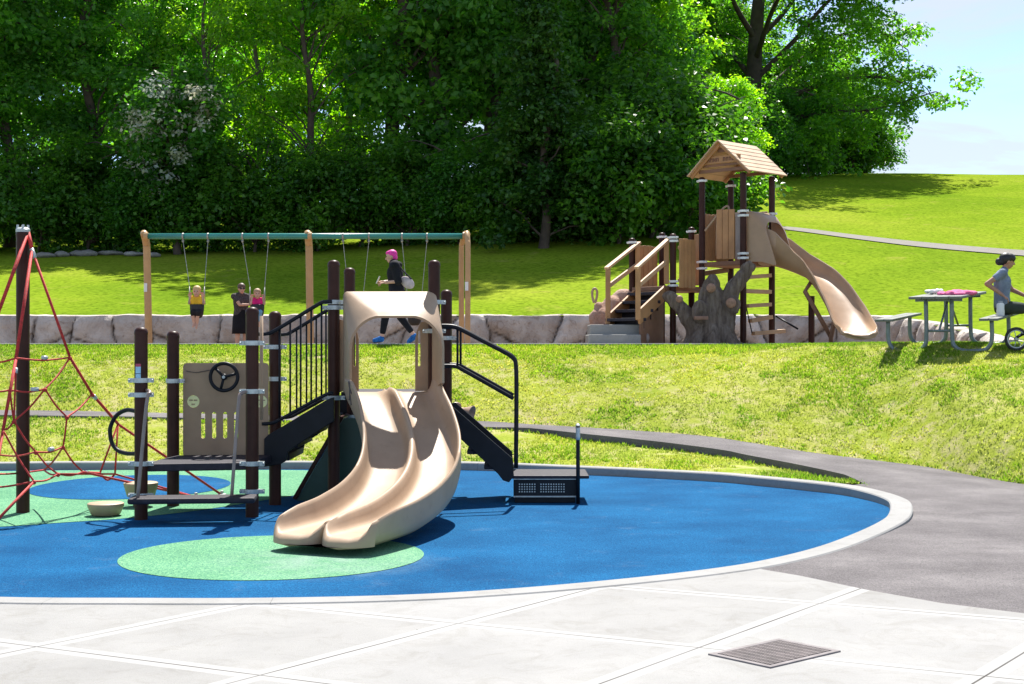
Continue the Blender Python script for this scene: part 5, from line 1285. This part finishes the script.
T_ = [  # kind, px, Y, scale, rot, variant, label, depth and height factors
 ('maple', -70, 55, 1.1, .3, 0, 'broad dark maple at the far left edge of the wood', 1, 1),
 ('dark', 10, 56, .9, 1.2, 0, 'dense dark tree standing behind the rope net mast', .7, 1),
 ('maple', 92, 57, .80, 2.4, 1, 'large leaved maple left of the white blossoming hawthorn', .7, 1),
 ('maple', 152, 58, .78, 4.0, 0, 'large leaved maple directly behind the white blossoming hawthorn', .6, 1),
 ('thin', 214, 56, .74, 5.1, 0, 'sunlit open ash right of the hawthorn, above the child in yellow', .6, 1),
 ('thinlime', 262, 57, .82, .9, 0, 'bright yellow green lime tree above the middle swing post', .6, 1),
 ('thin', 312, 56, .78, 2.9, 0, 'airy ash with bright top above the empty swing', .6, 1),
 ('thinlime', 348, 59, .80, 4.2, 0, 'bright lime tree left of the pink haired woman', .55, 1),
 ('thinlime', 196, 66, .80, 1.9, 0, 'sunlit lime tree at the back of the wood right of the hawthorn', .6, 1),
 ('thinlime', 236, 68, .86, .4, 0, 'sunlit lime tree at the back of the wood above the two children', .6, 1),
 ('thinlime', 290, 66, .88, 3.9, 0, 'sunlit lime tree at the back of the wood left of the middle swing post', .6, 1),
 ('thinlime', 330, 67, .86, 5.2, 0, 'sunlit lime tree at the back of the wood above the empty swing', .6, 1),
 ('thin', 60, 66, .84, 2.2, 0, 'open sunlit ash at the back of the wood by the net mast', .6, 1),
 ('maple', 396, 57, 1.1, 3.6, 0, 'tall maple rising behind the pink haired woman', .8, 1.05),
 ('dark', 440, 57, 1.15, 5.5, 0, 'dark dense tree above the right end of the swing beam', .8, 1.15),
 ('maple', 490, 58, 1.15, 1.5, 1, 'tall dark maple between the swing beam and the cedar', .8, 1.1),
 ('dark', 580, 59, 1.15, 2.2, 1, 'dark tree behind and above the pointed cedar', .7, 1.05),
 ('maple', 606, 58, .80, .2, 0, 'dense maple left of the lime green tree near the treehouse roof', .65, 1),
 ('ash', 535, 63, 1.25, 4.4, 1, 'tall ash at the back of the wood above the cedar', .8, 1.05),
 ('thin', 636, 62, .76, 3.1, 0, 'pale ash at the right end of the wood, left of the big oak', .6, 1),
 ('thinlime', 640, 60, .66, 5.9, 0, 'yellow green lime tree at the end of the wood above the stair', .6, 1),
]
for kind, px, Y, sc, rot, var, label, dp, ht in T_:
    o = tree(kind, px, Y, sc, 0, label, var, {'dark': 'broadleaf', 'thin': 'ash', 'thinlime': 'lime'}.get(kind, kind) + '_tree', 'tree', GW)
    o.scale = (sc, sc * dp, sc * ht); o.rotation_euler.z = math.sin(rot) * .35
for k, (px, Y, sc, l) in enumerate(((20, 74, 1.0, 'tallest dark tree at the back left of the wood'), (430, 76, 1.1, 'dark background tree high above the swing beam end'), (95, 70, .9, 'dark background tree behind the large leaved maple'), (180, 74, .9, 'dark background tree right of the hawthorn'), (150, 80, .95, 'dark background tree far behind the hawthorn'), (255, 84, .95, 'dark background tree far behind the middle swing post'), (340, 82, .95, 'dark background tree far behind the pink haired woman'), (660, 84, .8, 'dark background tree left of the great oak'), (510, 78, 1.15, 'dark background tree high above the cedar'), (590, 79, 1.1, 'dark background tree behind the treehouse stair'))):
    tree('dark', px, Y, sc, k * 1.7, l, k, 'broadleaf_tree', 'tree', GW)
tree('cedar', 541, 51, .92, .4, 'pointed dark cedar standing in front of the wood', 0, 'cedar_tree', 'tree')
tree('limeshrub', 728, 60, .66, .7, 'sunlit yellow green small tree behind the treehouse roof', 0, 'small_tree', 'tree')
tree('limeshrub', 690, 61, .80, 2.9, 'sunlit yellow green small tree left of the treehouse roof', 0, 'small_tree', 'tree')
# shrubs along the foot of the wood
SH = [(-20, 54, .9), (38, 53.5, .95), (92, 54.5, 1.0), (146, 54, .85), (205, 54.5, .95), (258, 54, 1.0), (312, 53.5, .9), (362, 54.5, 1.0), (410, 54, .95), (455, 53.5, .85), (508, 53, 1.0), (578, 53.5, .95), (612, 51.5, 1.15), (655, 52.5, 1.2), (690, 56, 1.3), (640, 56, 1.5), (596, 57, 1.4)]
SHL = ['at the far left edge of the lawn', 'behind the rope net mast', 'between the net mast and the first swing post', 'behind the first swing post', 'behind the child in yellow', 'behind the standing woman by the swings', 'behind the middle swing post', 'behind the empty swing', 'behind the pink haired woman', 'behind the double end post of the swings', 'just left of the pointed cedar', 'just right of the pointed cedar', 'above the tan climbing boulder', 'above the plank stair', 'just left of the treehouse posts', 'tall and round, above the plank stair', 'tall, to the right of the cedar']
for k, ((px, Y, sc), l) in enumerate(zip(SH, SHL)):
    tree('shrub', px, Y, sc, k * 2.1, 'dark green shrub ' + l, k, 'shrub', 'shrub', 'shrubs along the foot of the wood', mleaf='dark' if k in (3, 9) else None)
# hawthorn in blossom
rg = np.random.default_rng(77)
hx, hy = (166 - CX) * 52.6 / F, 52.6; hz = lawn_z(hx, hy)
cs = []
for k in range(150):
    pxx, pyy = rg.uniform(128, 210), rg.uniform(78, 200)
    lo = np.interp(pxx, [128, 140, 160, 185, 210], [150, 190, 200, 165, 112]); hi = np.interp(pxx, [128, 150, 175, 210], [95, 78, 82, 88])
    if not hi < pyy < lo: continue
    p = P(pxx, pyy, 52.6 + rg.normal() * .9); cs.append((p.x, p.y, p.z))
cs = np.array(cs); HT = thing('hawthorn_tree', 'hawthorn covered in drooping white blossom in front of the dark wood', 'tree', (hx, hy, hz))
V, Q = leaf_cloud(rg, cs, rg.uniform(.35, .62, len(cs)), np.full(len(cs), 34), .15, .7, .5); link_mesh('blossom', mesh_np('hawthorn_blossom', V, Q), LM['blossom'], HT)
cs2 = np.r_[cs + rg.normal(size=cs.shape) * .45 + np.array([0, .35, -.1]), np.c_[rg.uniform(hx - 1.5, hx + 1.7, 40), rg.uniform(hy, hy + 1.5, 40), rg.uniform(hz + .8, hz + 7, 40)]]
V, Q = leaf_cloud(rg, cs2, rg.uniform(.6, 1.0, len(cs2)), np.full(len(cs2), 85), .19, .8); link_mesh('crown', mesh_np('hawthorn_leaves', V, Q), LM['dark'], HT)
mb = MB(); mb.tube([(hx + .3, hy + .6, hz - .4), (hx + .2, hy + .6, hz + 1.5), (hx, hy + .4, hz + 4), (hx + .2, hy + .2, hz + 7)], [.17, .14, .1, .03], 8, smooth_n=4)
for k in range(0, len(cs), 6): limb(mb, (hx + .15, hy + .5, hz + min(4, max(1.2, cs[k][2] - hz - 1.5))), cs[k], .05, .012, rg)
mb.build('trunk', M_barkw, HT, smooth=True)

# the great oak on the hill: long limbs, open crown
rg = np.random.default_rng(31); YO = 84.0
ox = (757 - CX) * YO / F; oz = lawn_z(ox, YO)
OK_ = thing('oak_tree', 'great spreading oak standing alone on the hill with long drooping limbs', 'tree', (ox, YO, oz))
mb = MB(); O = lambda a, b, dy=0: P(a if a < 760 else 760 + (a - 760) * .87, b, YO + dy)
mb.tube([(ox - .1, YO, oz - .8), O(754, 190), O(752, 130), O(754, 70), O(757, 20), O(762, -30), O(770, -90)], [.75, .6, .52, .46, .40, .3, .12], 12, smooth_n=4)
LIMBS = [((753, 120), (800, 95), (850, 80), (905, 78), (945, 92), 0), ((753, 105), (790, 72), (840, 40), (890, 30), (930, 50), 3), ((755, 80), (800, 40), (840, 0), (880, -25), (915, -20), -2), ((757, 40), (790, 10), (820, -30), (850, -70), (870, -95), 2),
         ((753, 130), (800, 118), (850, 112), (900, 108), (960, 92), -3), ((753, 135), (790, 140), (830, 130), (870, 125), (900, 120), 5), ((752, 120), (722, 90), (700, 60), (680, 40), (662, 30), 0), ((754, 80), (725, 45), (705, 10), (688, -25), (675, -50), 3),
         ((756, 40), (735, 5), (722, -35), (712, -70), (705, -100), -3), ((752, 140), (730, 125), (710, 115), (692, 105), (675, 100), -4), ((756, 60), (770, 20), (790, -20), (800, -60), (805, -100), -6), ((753, 125), (775, 115), (790, 105), (815, 95), (850, 60), 7), ((753, 140), (770, 148), (790, 150), (815, 148), (835, 150), -3)]
cs = []; rs = []
for L in LIMBS:
    dy = L[5]; pts = [O(a, b, dy * min(1, k / 2.5) * 1.4) for k, (a, b) in enumerate(L[:5])]
    mb.tube(pts, [.19, .14, .10, .07, .03], 8, smooth_n=5)
    cp, _ = catmull(pts, [1] * 5, 8)
    for q in cp[10:]:
        for _k in range(3):
            e = q + Vector((rg.normal() * 1.0, rg.normal() * 1.5, rg.normal() * .75 + .1))
            if _k == 0: limb(mb, q, e, .035, .012, rg, 3)
            if rg.random() < .84: cs.append(tuple(e)); rs.append(rg.uniform(.5, .95))
cs = np.array(cs); rs = np.array(rs)
for k in range(230):   # top and heart of the crown
    a, b = rg.uniform(660, 930), rg.uniform(-130, 60)
    if (a - 780) ** 2 / 140 ** 2 + (b + 10) ** 2 / 120 ** 2 > 1: continue
    if 728 < a < 790 and b > -60: continue
    if b > -15 and rg.random() < .6: continue
    p = O(a, b, rg.uniform(-5, 8)); cs = np.r_[cs, [tuple(p)]]; rs = np.r_[rs, [rg.uniform(.7, 1.2)]]
for k in range(95):    # unseen upper crown, which throws the shade on the hill
    p = P(rg.uniform(780, 905), rg.uniform(-150, -20), YO + rg.uniform(-4, 6)); cs = np.r_[cs, [tuple(p)]]; rs = np.r_[rs, [rg.uniform(.9, 1.4)]]
for k in range(46):    # low foliage round the trunk
    a, b = rg.uniform(668, 800), rg.uniform(60, 158); p = O(a, b, rg.uniform(2, 9)); cs = np.r_[cs, [tuple(p)]]; rs = np.r_[rs, [rg.uniform(.6, 1.1)]]
_px = CX + F * cs[:, 0] / cs[:, 1]; _py = CY - F * (cs[:, 2] - H) / cs[:, 1]; _k = ~((np.abs(_px - 755) < 16) & (_py < 118) & (cs[:, 1] < YO + 1.5)); cs, rs = cs[_k], rs[_k]
V, Q = leaf_cloud(rg, cs, rs, (rs ** 2 * 92).astype(int), .24, .55, .25); link_mesh('crown', mesh_np('oak_crown', V, Q), LM['oak'], OK_)
mb.build('trunk', mat('oak_bark', (.055, .040, .032), .9, .4, 2, 1.0, 9), OK_, smooth=True)
# smaller trees beside the oak
for k, (kind, px, Y, sc, l, ml) in enumerate((('ash', 852, 92, .42, 'small leafy tree on the hill crest right of the great oak', 'oak'), ('ash', 835, 95, .5, 'leafy tree on the hill crest close behind the great oak', 'ash'), ('dark', 800, 90, .50, 'dark low tree in the shade under the great oak', 'dark'), ('dark', 770, 94, .55, 'dark tree filling the shade left under the great oak', 'dark'), ('ash', 722, 88, .62, 'green tree between the great oak and the wood', 'oak'), ('cedar', 826, 86, .42, 'small dark evergreen bush below the great oak', 'cedar'), ('ash', 700, 96, .9, 'pale tree far behind the great oak', 'ash'), ('ash', 740, 99, .95, 'tall pale tree far behind the trunk of the great oak', 'lime'))):
    tree(kind, px, Y, sc, k * 1.3, l, k, kind.replace('dark', 'broadleaf') + '_tree', 'tree', 'trees round the great oak', mleaf=ml)
for k, (px, Y, sc, ml, l) in enumerate(((705, 74, 1.0, 'dark', 'dark shrub left of the great oak trunk'), (745, 78, 1.15, 'dark', 'wide dark shrub at the foot of the great oak'), (782, 82, 1.2, 'dark', 'dark shrub right of the great oak trunk'), (815, 90, 1.25, None, 'green shrub on the hill crest under the great oak'), (840, 92, 1.2, None, 'green shrub on the hill crest below the small leafy tree'), (866, 93, 1.0, None, 'last green shrub on the hill crest before the open sky'))):
    tree('shrub', px, Y, sc, k * 1.9 + .4, l, k, 'shrub', 'shrub', 'shrubs on the hill below the great oak', mleaf=ml)
# low stone edging along the foot of the wood
M_edge = rock_mat('edging_stone', (.16, .15, .14), (.26, .25, .23), (.36, .35, .32))
ED = thing('stone_edging', 'low line of pale stones edging the lawn below the dark wood', 'stone edging', ray_ground(105, 256))
rg2 = random.Random(4); k = 0; x = 20
while x < 150:
    L = rg2.uniform(12, 30); g = ray_ground(x + L / 2, 256.0 + 1.2 * math.sin(x * .05)); mb = MB(); r = L / 2 * g.y / F
    mb.ball(g + Z3 * .06, (r * 1.06, .35, rg2.uniform(.09, .15)), 10, (X3, Y3, Z3))
    union(mb, 'stone', M_edge, ED, .05, 1, lambda c: .05 * mnoise.fractal(c * 2.5, .9, 2, 3)); x += L
# ------------------------------------------------------------------ light, sky, camera
SUN_EL, SUN_AZ = R(58), math.atan2(.13, 1.0)
sd = Vector((math.sin(SUN_AZ) * math.cos(SUN_EL), math.cos(SUN_AZ) * math.cos(SUN_EL), math.sin(SUN_EL)))
sl = bpy.data.lights.new('sun', 'SUN'); sl.energy = 4.9; sl.angle = R(.53); sl.color = (1.0, .955, .88)
so = bpy.data.objects.new('sun', sl); COL.objects.link(so); so.rotation_euler = (-sd).to_track_quat('-Z', 'Y').to_euler(); so.location = (0, 60, 60)
world = bpy.data.worlds.new('World'); scene.world = world; world.use_nodes = True; t = world.node_tree
bg = t.nodes['Background']; sky = t.nodes.new('ShaderNodeTexSky'); sky.sky_type = 'NISHITA'; sky.sun_disc = False; sky.sun_elevation = SUN_EL; sky.sun_rotation = SUN_AZ
sky.altitude = 50; sky.air_density = .6; sky.dust_density = 0.0; sky.ozone_density = 2.0
v = coords(t, 'Generated'); mp = node(t, 'ShaderNodeMapping'); mp.inputs['Scale'].default_value = (1.6, 1.6, 7.5); t.links.new(v, mp.inputs[0])
cl = ramp(t, noise_node(t, mp.outputs[0], 2.6, 8, .58, .6), [(.44, (.1, .1, .1)), (.64, (.85, .85, .85))])
col = mix(t, cl, sky.outputs[0], (2.85, 3.08, 3.35))
t.links.new(col, bg.inputs['Color']); bg.inputs['Strength'].default_value = .125
cam = bpy.data.cameras.new('camera'); co = bpy.data.objects.new('camera', cam); COL.objects.link(co)
cam.sensor_width = 36.0; cam.lens = F * 36.0 / 1024; cam.clip_end = 2000; cam.clip_start = .1
co.location = (0, 0, H); co.rotation_euler = (R(90), 0, 0); scene.camera = co
scene.view_settings.view_transform = 'Standard'; scene.view_settings.look = 'None'; scene.view_settings.gamma = 1; scene.view_settings.exposure = 1.15
try: scene.view_settings.use_curve_mapping = False
except Exception: pass
scene.render.engine = 'CYCLES'
scene.cycles.max_bounces = 8; scene.cycles.transmission_bounces = 6; scene.cycles.diffuse_bounces = 4
